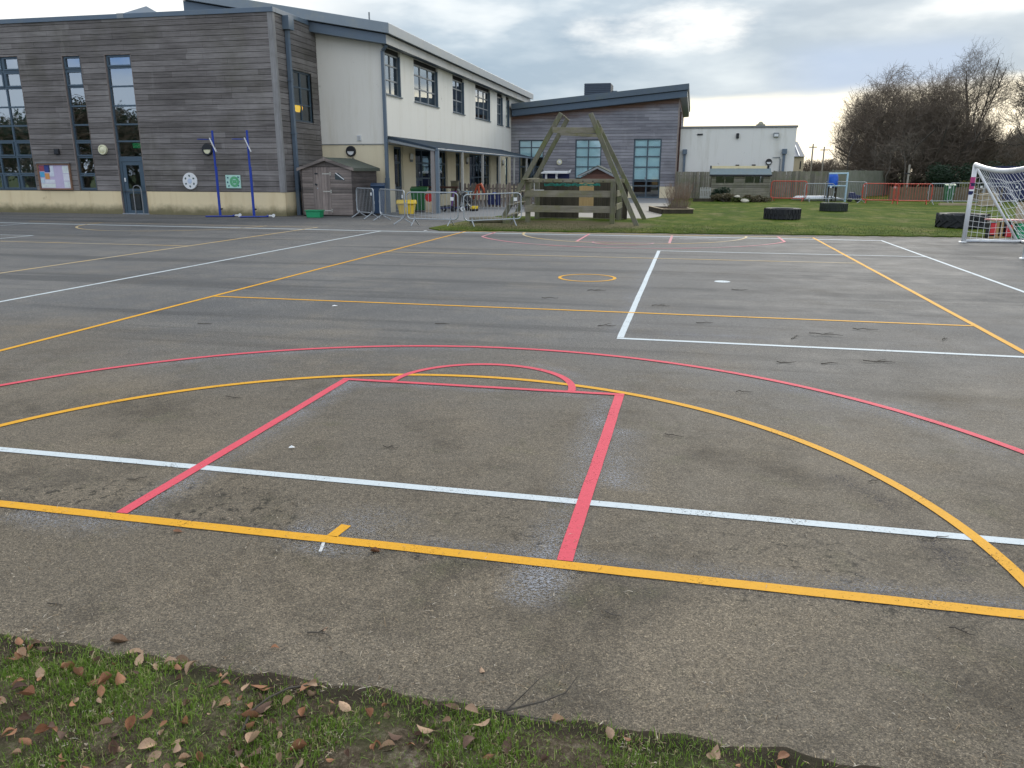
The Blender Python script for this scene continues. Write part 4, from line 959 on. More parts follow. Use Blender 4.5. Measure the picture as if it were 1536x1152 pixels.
# ------------------------------------------------------------------ crowd control barriers
def barrier(label, p, q, mat, group, over=.22, h=1.02, tilt=0, plate=True):
    p = Vector((*p,0)); q = Vector((*q,0)); d = (q-p); Lf = d.length; L_ = Lf+2*over; rz = math.atan2(d.y, d.x); c = (p+q)/2
    t = thing('crowd_barrier', label, 'barrier', (c.x,c.y,0), rz, group)
    H0, H1, r_ = .20, h, .13; pts = []
    for cx, cz, a0 in ((L_/2-r_,H1-r_,0),(-L_/2+r_,H1-r_,90),(-L_/2+r_,H0+r_,180),(L_/2-r_,H0+r_,270)):
        pts += [(cx+r_*math.cos(R(a0+k*18)), 0, cz+r_*math.sin(R(a0+k*18))) for k in range(6)]
    pts.append(pts[0]); m = MB(); m.tube(pts, .026 if 'red' in mat.name else .019, 6, False); m.build('frame', mat, t, smooth=True)
    m = MB(); n = int(L_/.115)
    for k in range(1, n): x = -L_/2 + L_*k/n; m.tube([(x,0,H0+(.03 if abs(x) > L_/2-r_ else 0)),(x,0,H1-(.03 if abs(x) > L_/2-r_ else 0))], .009 if 'red' in mat.name else .0055, 4, False)
    m.build('bars', mat, t)
    for x in (-Lf/2, Lf/2):
        m = MB()
        for s_ in (-1, 1): m.tube([(x,0,H0),(x,s_*.1,.13),(x,s_*.3,.012)], .017, 6)
        m.tube([(x,0,H0-.02),(x,0,H0+.06)], .026, 6); m.build('foot', mat, t)
    if plate:
        m = MB(); m.box(L_/2-.23, L_/2-.13, -.015, .0, H1-.23, H1-.13); m.build('maker_plate', M['white_plastic'], t)
    m = MB(); m.tube([(-L_/2-.03,0,.55),(-L_/2-.05,0,.62),(-L_/2-.03,0,.68)], .012, 5); m.tube([(L_/2,0,.50),(L_/2+.05,0,.52),(L_/2+.05,0,.6)], .012, 5); m.build('hook', mat, t)
    return t
GN = 'steel barriers around the patio'
barrier('galvanised barrier angled beside the shed, in front of the blue bin', (-10.0,23.6), (-9.22,22.85), M['galv'], GN, .2)
barrier('galvanised barrier in front of the yellow grit bin', (-8.55,22.1), (-7.18,20.4), M['galv'], GN, .2)
b3 = barrier('galvanised barrier in front of the canopy post, with the red sign showing through its bars', (-6.63,19.93), (-5.48,19.85), M['galv'], GN, .24, .98)
b4 = barrier('galvanised barrier leaning askew in front of the left legs of the timber play frame', (-4.78,19.75), (-3.66,20.35), M['galv'], GN, .24, .95)
b4.rotation_euler.y = R(-1.5)
rs = thing('round_sign', 'round red sign behind the bars of a steel barrier', 'sign', (-8.80, 27.8, 0))
m = MB(); m.lathe([(.001,-.012),(.165,-.012),(.165,.012),(.001,.012)], (0,0,.58), 28, 'y'); m.build('disc', M['red_paint'], rs)
m = MB(); m.box(-.17,.17,.02,.40,.0,.12); m.box(-.16,.1,.0,.05,.10,.55); m.build('stand', paint('beige_stand', (.55,.46,.33), .7), rs)
m = MB(); m.prism([(-.2,.72),(.2,.70),(.2,.82),(-.1,.84)], .03, .3); m.build('tray', M['crate_wood'], rs)

# ------------------------------------------------------------------ picket fence and the clutter in front of it
def pickets(name, label, p, q, h, mat, w=.085, gap=.07, rails=(.25,.8), post=None, point=True, cat='fence', rag=.03, low=.04):
    p = Vector(p); q = Vector(q); d = q-p; L_ = d.length
    t = thing(name, label, cat, (p.x,p.y,0), math.atan2(d.y, d.x)); rg = random.Random(int(L_*100)); m = MB(); x = 0
    while x < L_:
        hh = h*(1+rg.uniform(-rag,rag)); y = rg.uniform(-.006,.006); a = rg.uniform(-.012,.012)
        pl = [(x+w/2-w/2,low),(x+w,low),(x+w+a,hh-(w*.6 if point else 0)),(x+w/2+a,hh),(x+a,hh-(w*.6 if point else 0))]
        m.prism(pl, y-.011, y+.011); x += w+gap
    m.build('pickets' if point else 'boards', mat, t)
    m = MB()
    for z in rails: m.box(0, L_, .012, .055, h*z-.035, h*z+.035)
    m.build('rail', mat, t)
    if post:
        k = 0; n = max(1, round(L_/post))
        for k in range(n+1):
            m = MB(); x = L_*k/n; m.box(x-.05, x+.05, .056, .15, 0, h*1.02); m.build('post', mat, t)
    return t
pickets('picket_fence', 'weathered grey brown picket fence along the back of the patio', (-8.85,32.5), (-4.4,32.9), 1.09, M['picket'], .10, .06, (.28,.78), 1.8)
gp = thing('gate_post', 'stout square timber post at the left end of the picket fence', 'post', (-9.06, 32.4, 0))
m = MB(); m.box(-.2,.14,-.1,.1,0,1.15); m.build('shaft', M['rail_wood'], gp, bevel=.012); m = MB(); m.box(-.22,.16,-.12,.12,1.15,1.19); m.build('cap', M['rail_wood'], gp)
rk = thing('timber_rack', 'low brown timber rail rack in front of the classroom glazing', 'rack', (-9.3, 31.2, 0))
m = MB(); m.beam((-1.2,0,.92),(.7,0,.92),.12,.09); m.build('rail', M['brown_wood'], rk)
for x in (-1.1, -.2, .6):
    m = MB(); m.box(x-.04,x+.04,-.04,.04,0,.87); m.build('post', M['brown_wood'], rk)
def scooter(label, x, y, rz, mat, sc_=1, grip=None):
    t = thing('toy_scooter', label, 'toy scooter', (x,y,0), rz, 'ride-on toys by the picket fence')
    m = MB(); m.beam((-.3,0,.12),(.22,0,.12),.11,.03); m.build('deck', mat, t)
    m = MB(); m.tube([(.24,0,.12),(.33,0,.62)], .018, 6); m.tube([(.33,-.17,.63),(.33,.17,.63)], .016, 6); m.build('handlebar', grip or mat, t)
    for xx in (-.32, .28):
        m = MB(); m.lathe([(.05,-.02),(.09,-.018),(.09,.018),(.05,.02)], (xx,0,.09), 14, 'y'); m.build('wheel', M['black'], t)
    t.scale = (1.3,1.3,1.25)
    return t
scooter('purple handled toy scooter beside the canopy post', -8.36, 28.5, R(50), M['navy'], 1, M['purple'])
scooter('blue toy scooter with pale handlebar, second from the canopy post', -8.12, 28.9, R(40), M['blue_paint'], 1, M['galv'])
scooter('dark blue toy scooter standing nearest the black pushchair', -7.85, 29.1, R(60), M['navy'], 1, M['pale_blue'])
pc = thing('toy_pushchair', 'black toy pushchair with white wheels in front of the left picket fence', 'pushchair', (-7.62, 29.3, 0), R(25))
m = MB(); m.prism([(-.22,.35),(.12,.30),(.22,.42),(-.1,.75),(-.26,.72)], -.18, .18); m.build('seat', M['black'], pc, bevel=.03)
m = MB(); m.tube([(.2,-.19,.1),(-.18,-.19,.5),(-.4,-.19,.9),(-.4,.19,.9),(-.18,.19,.5),(.2,.19,.1)], .014, 6); m.tube([(-.25,-.19,.1),(.05,-.19,.45)], .013, 5); m.tube([(-.25,.19,.1),(.05,.19,.45)], .013, 5); m.build('frame', M['steel_tube'], pc)
for xx, yy in ((.2,-.2),(.2,.2),(-.25,-.2),(-.25,.2)):
    m = MB(); m.lathe([(.03,-.015),(.1,-.012),(.1,.012),(.03,.015)], (xx,yy,.1), 14, 'y'); m.build('wheel', M['white_plastic'], pc)
op = thing('climbing_toy', 'orange plastic toy leaning on the picket fence', 'toy', (-7.95, 32.3, .34)); op.scale = (.8,.8,.72)
m = MB(); m.tube([(-.3,0,.05),(-.22,.1,.55),(-.1,.14,.9),(.1,.14,.98),(.25,.1,.7),(.34,0,.4)], [.05,.06,.08,.09,.07,.05], 8); m.tube([(-.05,.13,.85),(.02,.02,.45),(.0,-.1,.05)], [.07,.06,.05], 8); m.build('body', M['orange'], op, smooth=True)
bp = thing('tool_panel', 'bright blue panel hung on the middle of the picket fence', 'panel', (-7.3, 32.55, 0))
m = MB(); m.box(-.28,.02,-.02,.02,.14,.62); m.box(.08,.30,-.02,.02,.12,.60); m.build('board', M['navy'], bp); m = MB(); m.box(-.05,.1,-.03,.03,.6,.68); m.build('clip', M['blue_paint'], bp)
yt = thing('sand_toy', 'small yellow and black toy truck beside the pushchair', 'toy truck', (-7.32, 29.2, 0), R(60)); yt.scale = (.7,.7,.7)
m = MB(); m.prism([(-.2,.12),(.2,.12),(.24,.3),(-.05,.3),(-.22,.22)], -.12, .12); m.build('body', M['yellow_plastic'], yt, bevel=.012)
for xx in (-.13, .13):
    m = MB(); m.lathe([(.001,-.15),(.08,-.15),(.08,.15),(.001,.15)], (xx,0,.08), 12, 'y'); m.build('wheel', M['black'], yt)

# ------------------------------------------------------------------ timber play frame on the lawn
pf = thing('timber_climber', 'tall weathered timber A-frame climbing frame with railed sides on the lawn', 'climbing frame', (-2.2, 21.9, 0))
PB = (-2.2, 21.9, 0)
def pole(p, q, w, h, name='leg', mat='frame_wood', up=(0,1,0)):
    m = MB(); m.beam(p, q, w, h, up); return m.build(name, M[mat], pf, PB, bevel=.008)
LF = ((-4.42,21.75,0),(-2.48,21.55,3.27)); LR = ((-4.58,24.45,0),(-2.66,24.0,3.27)); RF = ((-.06,21.05,0),(-1.58,21.4,3.24)); RR = ((-.02,24.4,0),(-1.72,24.0,3.2))
for a, b in (LF, LR, RF, RR): pole(a, b, .14, .09)
m = MB(); m.beam((-2.72,21.5,2.79),(-1.22,21.4,2.76),.10,.16); m.build('crossbeam', M['rail_wood'], pf, PB, bevel=.006)
m = MB(); m.beam((-2.9,24.02,2.8),(-1.5,23.98,2.72),.08,.10); m.build('crossbeam', M['rail_wood'], pf, PB)
m = MB(); m.tube([(-2.4,21.5,3.2),(-2.62,24.0,3.22)], .02, 6); m.tube([(-1.6,21.4,3.2),(-1.75,24.0,3.16)], .02, 6); m.build('tie_bar', M['rail_wood'], pf, PB)
def lerp(l, k): return Vector(l[0]).lerp(Vector(l[1]), k)
for k in (.065, .18, .30, .415):                        # treads across the left legs
    a, b = lerp(LF, k), lerp(LR, k); d = (b-a).normalized()
    m = MB(); m.beam(a-d*.22+Vector((.05,0,0)), b+d*.16+Vector((.05,0,0)), .16, .04); m.build('tread', M['rail_wood'], pf, PB, bevel=.004)
for px_, py in ((-3.54,21.85),(-.87,21.75),(-3.6,23.7),(-.85,23.75)):
    m = MB(); m.box(px_-.075, px_+.075, py-.06, py+.06, 0, 1.3); m.build('post', M['frame_wood'], pf, PB, bevel=.008)
m = MB(); m.box(-3.64,-.55,21.72,21.9,1.262,1.37); m.build('top_rail', M['rail_wood'], pf, PB, bevel=.006)
for x in np.arange(-3.4,-.9,.32):
    pass
m = MB()
for x in np.arange(-3.35,-.95,.31): m.lathe([(.001,-.006),(.02,-.006),(.02,.002)], (x,21.715,1.30), 8, 'y')
m.build('bolt_heads', M['black'], pf, PB)
m = MB(); m.box(-3.63,-.79,21.745,21.785,.82,1.02); m.build('rail', M['rail_wood'], pf, PB, bevel=.005)
m = MB(); m.box(-3.63,-.77,21.745,21.785,.355,.56); m.build('rail', M['rail_wood'], pf, PB, bevel=.005)
for z in (.84,.44):
    m = MB(); m.box(-.79,-.75,21.9,23.8,z,z+.18); m.build('side_rail', M['rail_wood'], pf, PB, bevel=.005)
for z in (.84,.40):
    m = MB(); m.box(-3.66,-3.62,21.95,23.6,z,z+.15); m.build('side_rail', M['rail_wood'], pf, PB, bevel=.005)
m = MB(); rg = random.Random(4)
for j in range(3):
    pts = [(x, 21.95+.03*j, 1.245-.02*j-.04*abs(math.sin(x*9+j*1.7))-rg.uniform(0,.02)) for x in np.arange(-3.05,-1.25,.05)]
    m.tube(pts, .014, 5)
m.build('rope_net', M['teal'], pf, PB)
m = MB(); m.tube([(-3.36,21.92,1.24),(-3.36,21.92,1.02),(-3.05,21.92,1.02)], .014, 5); m.build('white_bracket', M['white_plastic'], pf, PB)
lg = thing('timber_log', 'pale sawn log lying against the left foot of the play frame', 'log', (-4.75, 21.35, .03), R(12))
m = MB(); m.tube([(-.55,0,.09),(.0,.02,.1),(.6,0,.085)], [.085,.095,.08], 10); m.build('trunk', M['rail_wood'], lg, smooth=True)
lg2 = thing('stepping_stump', 'short round log stump at the foot of the left treads', 'stump', (-4.1, 21.3, .03))
m = MB(); m.lathe([(.13,0),(.14,.08),(.125,.14),(.001,.145)], (0,0,0), 14); m.build('trunk', M['frame_wood'], lg2)

ds = thing('dark_screen', 'dark stained board screen with a pale pine panel, behind the play frame rails', 'screen', (-2.1, 24.3, 0))
def scr(x0, x1): m = MB(); [m.box(x, min(x+.135,x1), -.02, .02, .06, 1.28) for x in np.arange(x0, x1-.02, .14)]; return m
scr(-1.55,-.165).build('board_panel', M['dark_wood'], ds); scr(.33,1.38).build('board_panel', M['dark_wood'], ds)
m = MB(); [m.box(x, x+.12, -.028, .0, .42, 1.22) for x in (-.16,-.035,.09,.215)]; m.build('pine_panel', M['new_wood'], ds)
m = MB(); m.box(-1.7,1.38,.02,.06,1.2,1.28); m.box(-1.55,1.38,-.03,.02,.0,.058); m.build('rail', M['frame_wood'], ds)
m = MB(); m.box(-1.68,-1.55,-.05,.05,0,1.3); m.build('post', M['frame_wood'], ds); m = MB(); m.box(1.38,1.48,-.05,.05,0,1.3); m.build('post', M['dark_wood'], ds)
ph = thing('playhouse', 'small brown playhouse with a felt apex roof behind the play frame', 'playhouse', (-2.62, 32.6, 0))
m = MB(); m.prism([(-.72,0),(.72,0),(.72,1.36),(0,1.72),(-.72,1.36)], 0, .03); m.box(-.72,-.69,.03,1.3,0,1.36); m.box(.69,.72,.03,1.3,0,1.36); m.build('wall', M['brown_wood'], ph)
m = MB()
for s_ in (-1,1): m.prism([(0,1.80),(s_*.86,1.40),(s_*.86,1.44),(0,1.86)], -.12, 1.45)
rf = m.build('roof', M['felt'], ph)
for s_ in (-1,1): m = MB(); m.prism([(0,1.73),(s_*.87,1.34),(s_*.87,1.41),(0,1.81)], -.14, -.121); m.build('bargeboard', M['frame_light'], rf)
nv = thing('play_shelter', 'small navy roofed shelter with white posts against the timber classroom block', 'shelter', (-6.5, 44.5, 0))
m = MB(); m.prism([(-.3,1.50),(.9,1.58),(.9,1.66),(-.3,1.56)], -.82, .78, 'x'); m.beam((.74,-.3,1.58),(.98,-.3,1.72),.06,.05); m.build('roof', M['white_plastic'], nv)
m = MB(); m.box(-.82,.78,.35,.4,.3,1.5); m.build('back_panel', M['navy'], nv)
for x in (-.55, .08):
    m = MB(); m.box(x-.06,x+.06,-.1,.0,0,1.515); m.build('post', M['white_plastic'], nv)

# ------------------------------------------------------------------ lawn things
def tyre(label, x, y, Ro, h, mat, lugs, chev=False, rz=0):
    t = thing('tyre', label, 'tyre', (x,y,.03), rz, 'tyres lying on the lawn')
    ri = Ro*.56; m = MB()
    m.lathe([(ri,.10*h),(ri*1.12,.02*h),(Ro*.9,0),(Ro*.975,.09*h),(Ro*.965,.5*h),(Ro*.975,.91*h),(Ro*.9,h),(ri*1.12,.98*h),(ri,.9*h),(ri*.96,.5*h),(ri,.1*h)], (0,0,0), 48)
    m.build('casing', mat, t, smooth=False)
    m = MB()
    for k in range(lugs):
        for s_ in (0, 1):
            a = 2*PI*(k+.5*s_)/lugs; b = a + (2*PI/lugs)*(1.1 if chev else .18)
            z0, z1 = (.04*h, .56*h) if s_ == 0 else (.96*h, .44*h); P_ = []
            n = 5
            for i in range(n):
                u = i/(n-1); aa = a+(b-a)*u; zz = z0+(z1-z0)*u; P_.append(Vector((Ro*.975*math.cos(aa), Ro*.975*math.sin(aa), zz)))
            for i in range(n-1):
                c_ = (P_[i]+P_[i+1])/2; m.beam(P_[i], P_[i+1]+(P_[i+1]-P_[i])*.05, .055 if chev else 2*PI*Ro/lugs*.33, Ro*.075, (c_.x, c_.y, 0))
    m.build('tread_lugs', mat, t)
    return t
tyre('black tractor tyre lying on the middle of the lawn, nearest the tarmac', 4.53, 25.75, .6, .37, M['rubber'], 26)
tyre('greenish black tyre lying further back on the lawn towards the board fence', 7.23, 32.3, .54, .34, M['rubber_green'], 30)
tyre('big tractor tyre with chevron lugs lying behind the football goal', 9.17, 22.5, .68, .40, M['rubber'], 15, True)

# football goal, mouth towards the courts
gl = thing('football_goal', 'white football goal with sagging crossbar and net at the right edge', 'goal', (7.72, 17.4, 0))
GLB = (7.72, 17.4, 0)
def gt(name, pts, r_, n=12, mat='goal_white', parent=gl): m = MB(); m.tube(pts, r_, n); return m.build(name, M[mat], parent, GLB, smooth=True)
bar = [(7.72,17.4,1.68)] + [(7.74,17.4-k*.25, 1.74-.135*math.sin(PI*min(1,k/13.5))**.8) for k in range(0,15)]
gt('crossbar', [(7.73, 17.4-3.72*k/24, 1.74-.14*math.sin(PI*k/24)**.9) for k in range(25)], .05)
gt('post', [(7.72,17.4,0),(7.73,17.4,1.745)], .05); gt('post', [(7.66,13.68,0),(7.73,13.68,1.745)], .05)
gt('base_bar', [(7.74,17.4,.04),(8.95,17.46,.04)], .038); gt('base_bar', [(7.7,13.68,.04),(8.92,13.72,.04)], .038); gt('back_bar', [(8.95,17.46,.04),(8.92,13.72,.04)], .034)
gt('brace', [(7.76,17.42,1.68),(8.86,17.46,.05)], .028, 8); gt('brace', [(7.76,13.7,1.68),(8.84,13.73,.05)], .028, 8)
m = MB(); m.tube([(7.722,17.4,1.20),(7.725,17.4,1.47)], .053, 12, False); m.build('pink_tape', M['pink'], gl, GLB)
m = MB(); m.tube([(7.72,17.4,1.08),(7.722,17.4,1.16)], .053, 12, False); m.tube([(7.725,17.4,1.27),(7.725,17.4,1.34)], .0545, 12, False); m.build('blue_tape', M['navy'], gl, GLB)
m = MB(); m.lathe([(.001,.0),(.09,.0),(.09,.012),(.05,.03)], (7.7,17.4,0), 12); m.lathe([(.001,.0),(.09,.0),(.09,.012),(.05,.03)], (7.66,13.68,0), 12); m.build('foot_plate', M['goal_white'], gl, GLB)
m = MB(); rg = random.Random(11)
def netp(u, v):      # u along the goal, v from crossbar to back bar, hanging slack
    y = 17.35-3.62*u; top = Vector((7.76, y, 1.70-.14*math.sin(PI*u)**.9)); bot = Vector((8.93, y, .05))
    p_ = top.lerp(bot, v); sag = math.sin(PI*v); p_.x += .10*sag + .03*math.sin(u*23+v*4)*sag; p_.z -= .20*sag*(.75+.25*math.sin(u*17)) ; return p_
NU, NV = 21, 12
for j in range(NV+1): m.tube([netp(i/68, j/NV) + Vector((0,0,.012*math.sin(i*2.1+j)-.012*abs(math.sin(i*PI/2)))) for i in range(69)], .0055, 3, False)
for i in range(NU+1): m.tube([netp(i/NU, j/20) for j in range(21)], .0048, 3, False)
for yy in (17.43, 13.7):
    for k in range(1, 13):
        z = 1.62*k/13; x1_ = 7.76+(1.68-z)/1.63*1.08
        m.tube([(7.75,yy,z),( (7.75+x1_)/2,yy+.03,z-.05),(x1_,yy,z-.01)], .0055, 3, False)
    for k in range(1, 9):
        x = 7.75+1.1*k/9; m.tube([(x,yy,.06),(x,yy+.02,.8*(1.68-(x-7.76)*1.48)),(x,yy,1.68-(x-7.76)*1.5)], .005, 3, False)
m.build('net', M['net_cord'], gl, GLB)

# play things behind the goal
pbn = thing('play_bench', 'low bench with two red panels under a salmon pink top behind the goal', 'bench', (9.02, 18.95, 0), R(8))
m = MB(); m.beam((-.36,-.02,.455),(.62,.1,.43),.34,.035); m.build('top', M['salmon'], pbn)
for x0, x1, z0, z1 in ((-.35,-.21,.09,.37),(.02,.16,.04,.33)):
    m = MB(); m.box(x0,x1,-.16,-.13,z0,z1); m.build('red_panel', M['red_paint'], pbn, bevel=.01)
m = MB(); m.box(-.20,-.14,-.13,-.09,.02,.42); m.box(-.1,-.05,-.15,-.11,.0,.40); m.box(-.34,.16,-.12,-.08,.0,.05); m.box(.17,.2,-.13,-.08,0,.40); m.build('frame', M['new_wood'], pbn)
m = MB(); m.box(-.32,.2,-.07,.14,.03,.40); m.build('box_back', M['black'], pbn)
gx = thing('planter_box', 'bright green painted box with a yellow flower behind the goal', 'box', (9.62, 19.0, 0), R(6))
m = MB(); m.box(-.30,.42,-.15,.2,0,.36); m.build('body', M['green_plastic'], gx, bevel=.012)
m = MB()
for k in range(6): a = k*PI/3; m.lathe([(.001,-.006),(.035,-.006),(.035,0)], (.08+.05*math.cos(a), -.151, .2+.05*math.sin(a)), 10, 'y')
m.build('flower_motif', M['yellow_plastic'], gx)
cr = thing('wooden_pallet', 'upright beige wooden board standing behind the salmon topped bench', 'board', (9.86, 20.0, 0), R(4))
m = MB(); [m.box(-.22+k*.11, -.115+k*.11, -.015, .015, .03, .84) for k in range(5)]; m.build('boards', M['crate_wood'], cr); m = MB(); m.box(-.22,.33,.016,.06,.15,.24); m.box(-.22,.33,.016,.06,.62,.71); m.build('batten', M['crate_wood'], cr)
cr2 = thing('wooden_crate', 'beige wooden crate far behind the goal beyond the tractor tyre', 'crate', (15.3, 39.6, 0), R(-6))
m = MB(); [m.box(-.32,.36,-.3,.3,z,z+.13) for z in (.05,.2,.35,.5)]; m.build('slats', M['crate_wood'], cr2); m = MB(); [m.box(x,x+.07,-.33,-.301,0,.66) for x in (-.34,.31)]; m.build('corner_post', M['crate_wood'], cr2)
nc = thing('storage_container', 'navy blue ribbed storage container beyond the lawn at the right edge', 'container', (19.6, 46, 0), R(-10))
m = MB(); m.box(-1.9,3.5,0,2.2,.12,1.85); m.build('body', M['navy'], nc); m = MB(); [m.box(-1.86+k*.22,-1.76+k*.22,-.04,0,.2,1.8) for k in range(24)]; m.build('ribs', M['navy'], nc); m = MB(); m.box(-1.95,3.55,-.05,2.25,1.85,1.93); m.build('roof', M['navy'], nc)
bpl = thing('sleeper_border', 'pale timber plank edging on the lawn beyond the goal', 'plank', (14.6, 40.3, 0), R(3))
m = MB(); m.box(-1.2,1.6,-.1,.1,0,.14); m.build('plank', M['crate_wood'], bpl)

# raised bed with bare dogwood stems
rb = thing('raised_bed', 'low timber raised planter with bare stems at the corner of the path', 'planter', (.98, 28.62, 0), R(14))
m = MB(); [m.box(-.58,.60,-.03,.03,.0,.19), m.box(-.62,-.56,.03,2.6,0,.2), m.box(.54,.60,.03,2.6,0,.2), m.box(-.58,.6,2.55,2.6,0,.2)]; m.build('timber_edge', M['dark_wood'], rb)
m = MB(); [m.box(-.62,.64,-.05,.05,.19,.215), m.box(-.64,-.54,.05,2.6,.2,.22), m.box(.52,.62,.05,2.6,.2,.22)]; m.build('edge_cap', M['crate_wood'], rb)
m = MB(); m.quad((-.56,.03,.15),(.54,.03,.15),(.54,2.55,.15),(-.56,2.55,.15)); m.build('soil', M['soil'], rb)
def stems(seed, n, R0, h, spread, mat_twig, r_=.006, base=.14):
    rg = random.Random(seed); m = MB()
    for k in range(n):
        a = rg.uniform(0,2*PI); d = R0*rg.random()**.5; x, y = d*math.cos(a), d*math.sin(a); hh = h*rg.uniform(.6,1); lx, ly = x/R0*spread*rg.uniform(.4,1.2)+rg.uniform(-.1,.1), y/R0*spread*rg.uniform(.4,1.2)
        p1 = (x+lx*.35, y+ly*.35, base+hh*.5); p2 = (x+lx, y+ly, base+hh); m.tube([(x,y,base),p1,p2], [r_,r_*.8,r_*.3], 3, False)
        for q in range(3):
            k_ = rg.uniform(.25,.85); b = Vector(p1).lerp(Vector(p2), k_) if k_ > .5 else Vector((x,y,base)).lerp(Vector(p1), k_*2)
            m.tube([b, b+Vector((rg.uniform(-.16,.16),rg.uniform(-.16,.16),rg.uniform(.12,.3)*h))], [r_*.6,r_*.25], 3, False)
    return m
dg = thing('dogwood_shrub', 'clump of bare reddish brown stems growing in the raised planter', 'shrub', (1.0, 30.1, 0))
stems(5, 130, .42, 1.05, .35, None).build('stems', M['twig_red'], dg)
dg2 = thing('withered_plant', 'low withered brown plant at the front of the raised planter', 'plant', (.95, 29.1, 0))
stems(6, 70, .38, .35, .2, None, .006).build('stems', M['twig'], dg2)
sl = thing('log_edging', 'dark timber sleeper edging on the lawn in front of the small gate', 'edging', (2.05, 42.4, 0), R(5))
m = MB(); m.box(-.5,.6,-.08,.08,0,.2); m.build('sleeper', M['dark_wood'], sl)

# slatted play hut with the cream ridge
ht = thing('play_hut', 'slatted timber hut with a grey-blue roof and cream ridge board, before the white block', 'hut', (4.15, 45.4, 0))
hops = [(-1.36,-.36,.985,1.40),(.27,1.27,1.0,1.41)]
boards(MB(), front(0), -1.62, 1.66, .05, 1.44, hops, .1, .012, .02).build('front_wall', M['hut_wood'], ht)
m = MB(); wall(m, front(.02), -1.62, 1.66, 0, 1.46, hops, .05); m.box(-1.62,-1.58,.02,1.7,0,1.45); m.box(1.62,1.66,.02,1.7,0,1.45); m.box(-1.62,1.66,1.66,1.7,0,1.7); m.build('wall_lining', M['dark_wood'], ht)
m = MB(); m.prism([(-.18,1.43),(.9,1.77),(1.9,1.45),(1.9,1.49),(.9,1.82),(-.18,1.47)], -1.72, 1.70, 'x'); rf = m.build('roof', paint('grey_blue_felt', (.17,.215,.23), .85, .2, 6, .2, 0, (.2,.22,.17)), ht)
m = MB(); m.box(-1.62,1.5,.86,.9,1.76,1.95); m.build('ridge_board', M['cream'], rf)
m = MB(); m.box(-1.72,-1.63,.84,.93,1.72,1.96); m.box(1.5,1.62,.84,.93,1.76,1.98); m.build('ridge_cap', M['black'], rf); m = MB(); m.box(-1.74,1.72,-.2,-.17,1.37,1.46); m.build('fascia', M['black'], rf)
for o in hops:
    m = MB(); c_ = (o[0]+o[1])/2; m.box(c_-.02,c_+.02,.0,.04,o[2],o[3]); w = m.build('window', M['hut_wood'], ht); m = MB(); m.quad((o[0],.03,o[2]),(o[1],.03,o[2]),(o[1],.03,o[3]),(o[0],.03,o[3])); m.build('pane', M['glass_dim'], w)
pickets('picket_gate', 'small pale picket gate between the board fence and the hut', (1.92,44.6), (2.5,44.7), .75, M['pale_post'], .05, .045, (.3,.8), None, False, 'gate')

# board fences
pickets('board_fence', 'weathered grey close board fence left of the hut', (.46,48.4), (6.3,48.55), 1.62, M['fence_wood'], .135, .006, (.2,.85), 2.4, False, rag=.006, low=.02)
pickets('board_fence', 'weathered grey close board fence between the hut and the blue frame', (6.3,48.6), (9.75,48.9), 1.66, M['fence_wood'], .135, .006, (.2,.85), 1.8, False, rag=.008, low=.02)
pickets('board_fence', 'smoother greenish board fence running away behind the red barriers', (9.8,49.0), (15.9,61.5), 1.72, M['fence_far'], .14, .003, (.2,.85), 2.4, False, rag=.003, low=.02)
pickets('board_fence', 'low brown board fence beyond the barriers, before the dark evergreens', (12.6,47.0), (18.6,46.2), .80, M['low_fence'], .13, .008, (.2,.85), 2.4, False, rag=.02, low=.02)

GL = 'barriers across the back of the lawn'
barrier('red painted barrier against the board fence, right of the hut', (5.95,44.3), (7.45,43.7), M['red_steel'], GL, .15, 1.12, plate=False)
barrier('grey steel barrier beside the red one, before the rolled silver sheet', (7.75,43.6), (8.75,43.6), M['galv'], GL, .25, 1.0)
barrier('grey steel barrier running in front of the pale blue frame', (8.85,44.6), (10.25,42.6), M['galv'], GL, .25, 1.1)
barrier('orange red barrier standing alone on the lawn, right of the blue frame', (10.40,42.2), (11.62,41.8), M['red_steel'], GL, .2, 1.03)
barrier('red barrier overlapping the steel barriers at the back of the lawn', (11.75,41.4), (13.05,41.2), M['red_steel'], GL, .2, 1.03, plate=False)
barrier('steel barrier beside the overlapping red barrier', (13.3,41.2), (14.05,41.3), M['galv'], GL, .2, 1.05)
barrier('steel barrier seen left of the goal post, nearest the green bin', (14.3,41.4), (15.5,41.5), M['galv'], GL, .25, 1.08)
barrier('steel barrier seen through the goal net, furthest right', (15.95,41.6), (17.2,41.8), M['galv'], GL, .25, 1.08)

sv = thing('rolled_sheet', 'long silver grey rolled sheet lying behind the tyres by the fence', 'rolled sheet', (8.3, 44.6, .03), R(-3))
m = MB(); m.tube([(-1.35,0,.10),(-1.1,0,.16),(-.5,.02,.15),(.3,0,.16),(.9,0,.14),(1.45,0,.07)], [.05,.13,.15,.15,.14,.05], 12); m.build('roll', M['silver'], sv, smooth=True)
for x in (.35,.72): m = MB(); m.tube([(x,0,.15),(x+.06,0,.15)], .156, 12, False); m.build('strap', M['black'], sv)
bf = thing('tube_stand', 'pale blue tubular frame standing before the board fence', 'frame', (9.2, 43.9, 0))
m = MB(); m.tube([(.46,0,0),(.47,0,1.6)], .05, 8); m.build('post', M['pale_blue'], bf); m = MB(); m.tube([(-.5,0,1.53),(.47,0,1.54)], .04, 8); m.tube([(-.5,0,.88),(.46,0,.88)], .03, 8); m.build('crossbar', M['pale_blue'], bf); m = MB(); m.tube([(-.5,0,0),(-.5,0,1.55)], .03, 8); m.build('post', M['grey_post'], bf)
bb = thing('water_butt', 'bright blue plastic barrel raised behind the pale blue frame', 'barrel', (9.0, 44.3, 0))
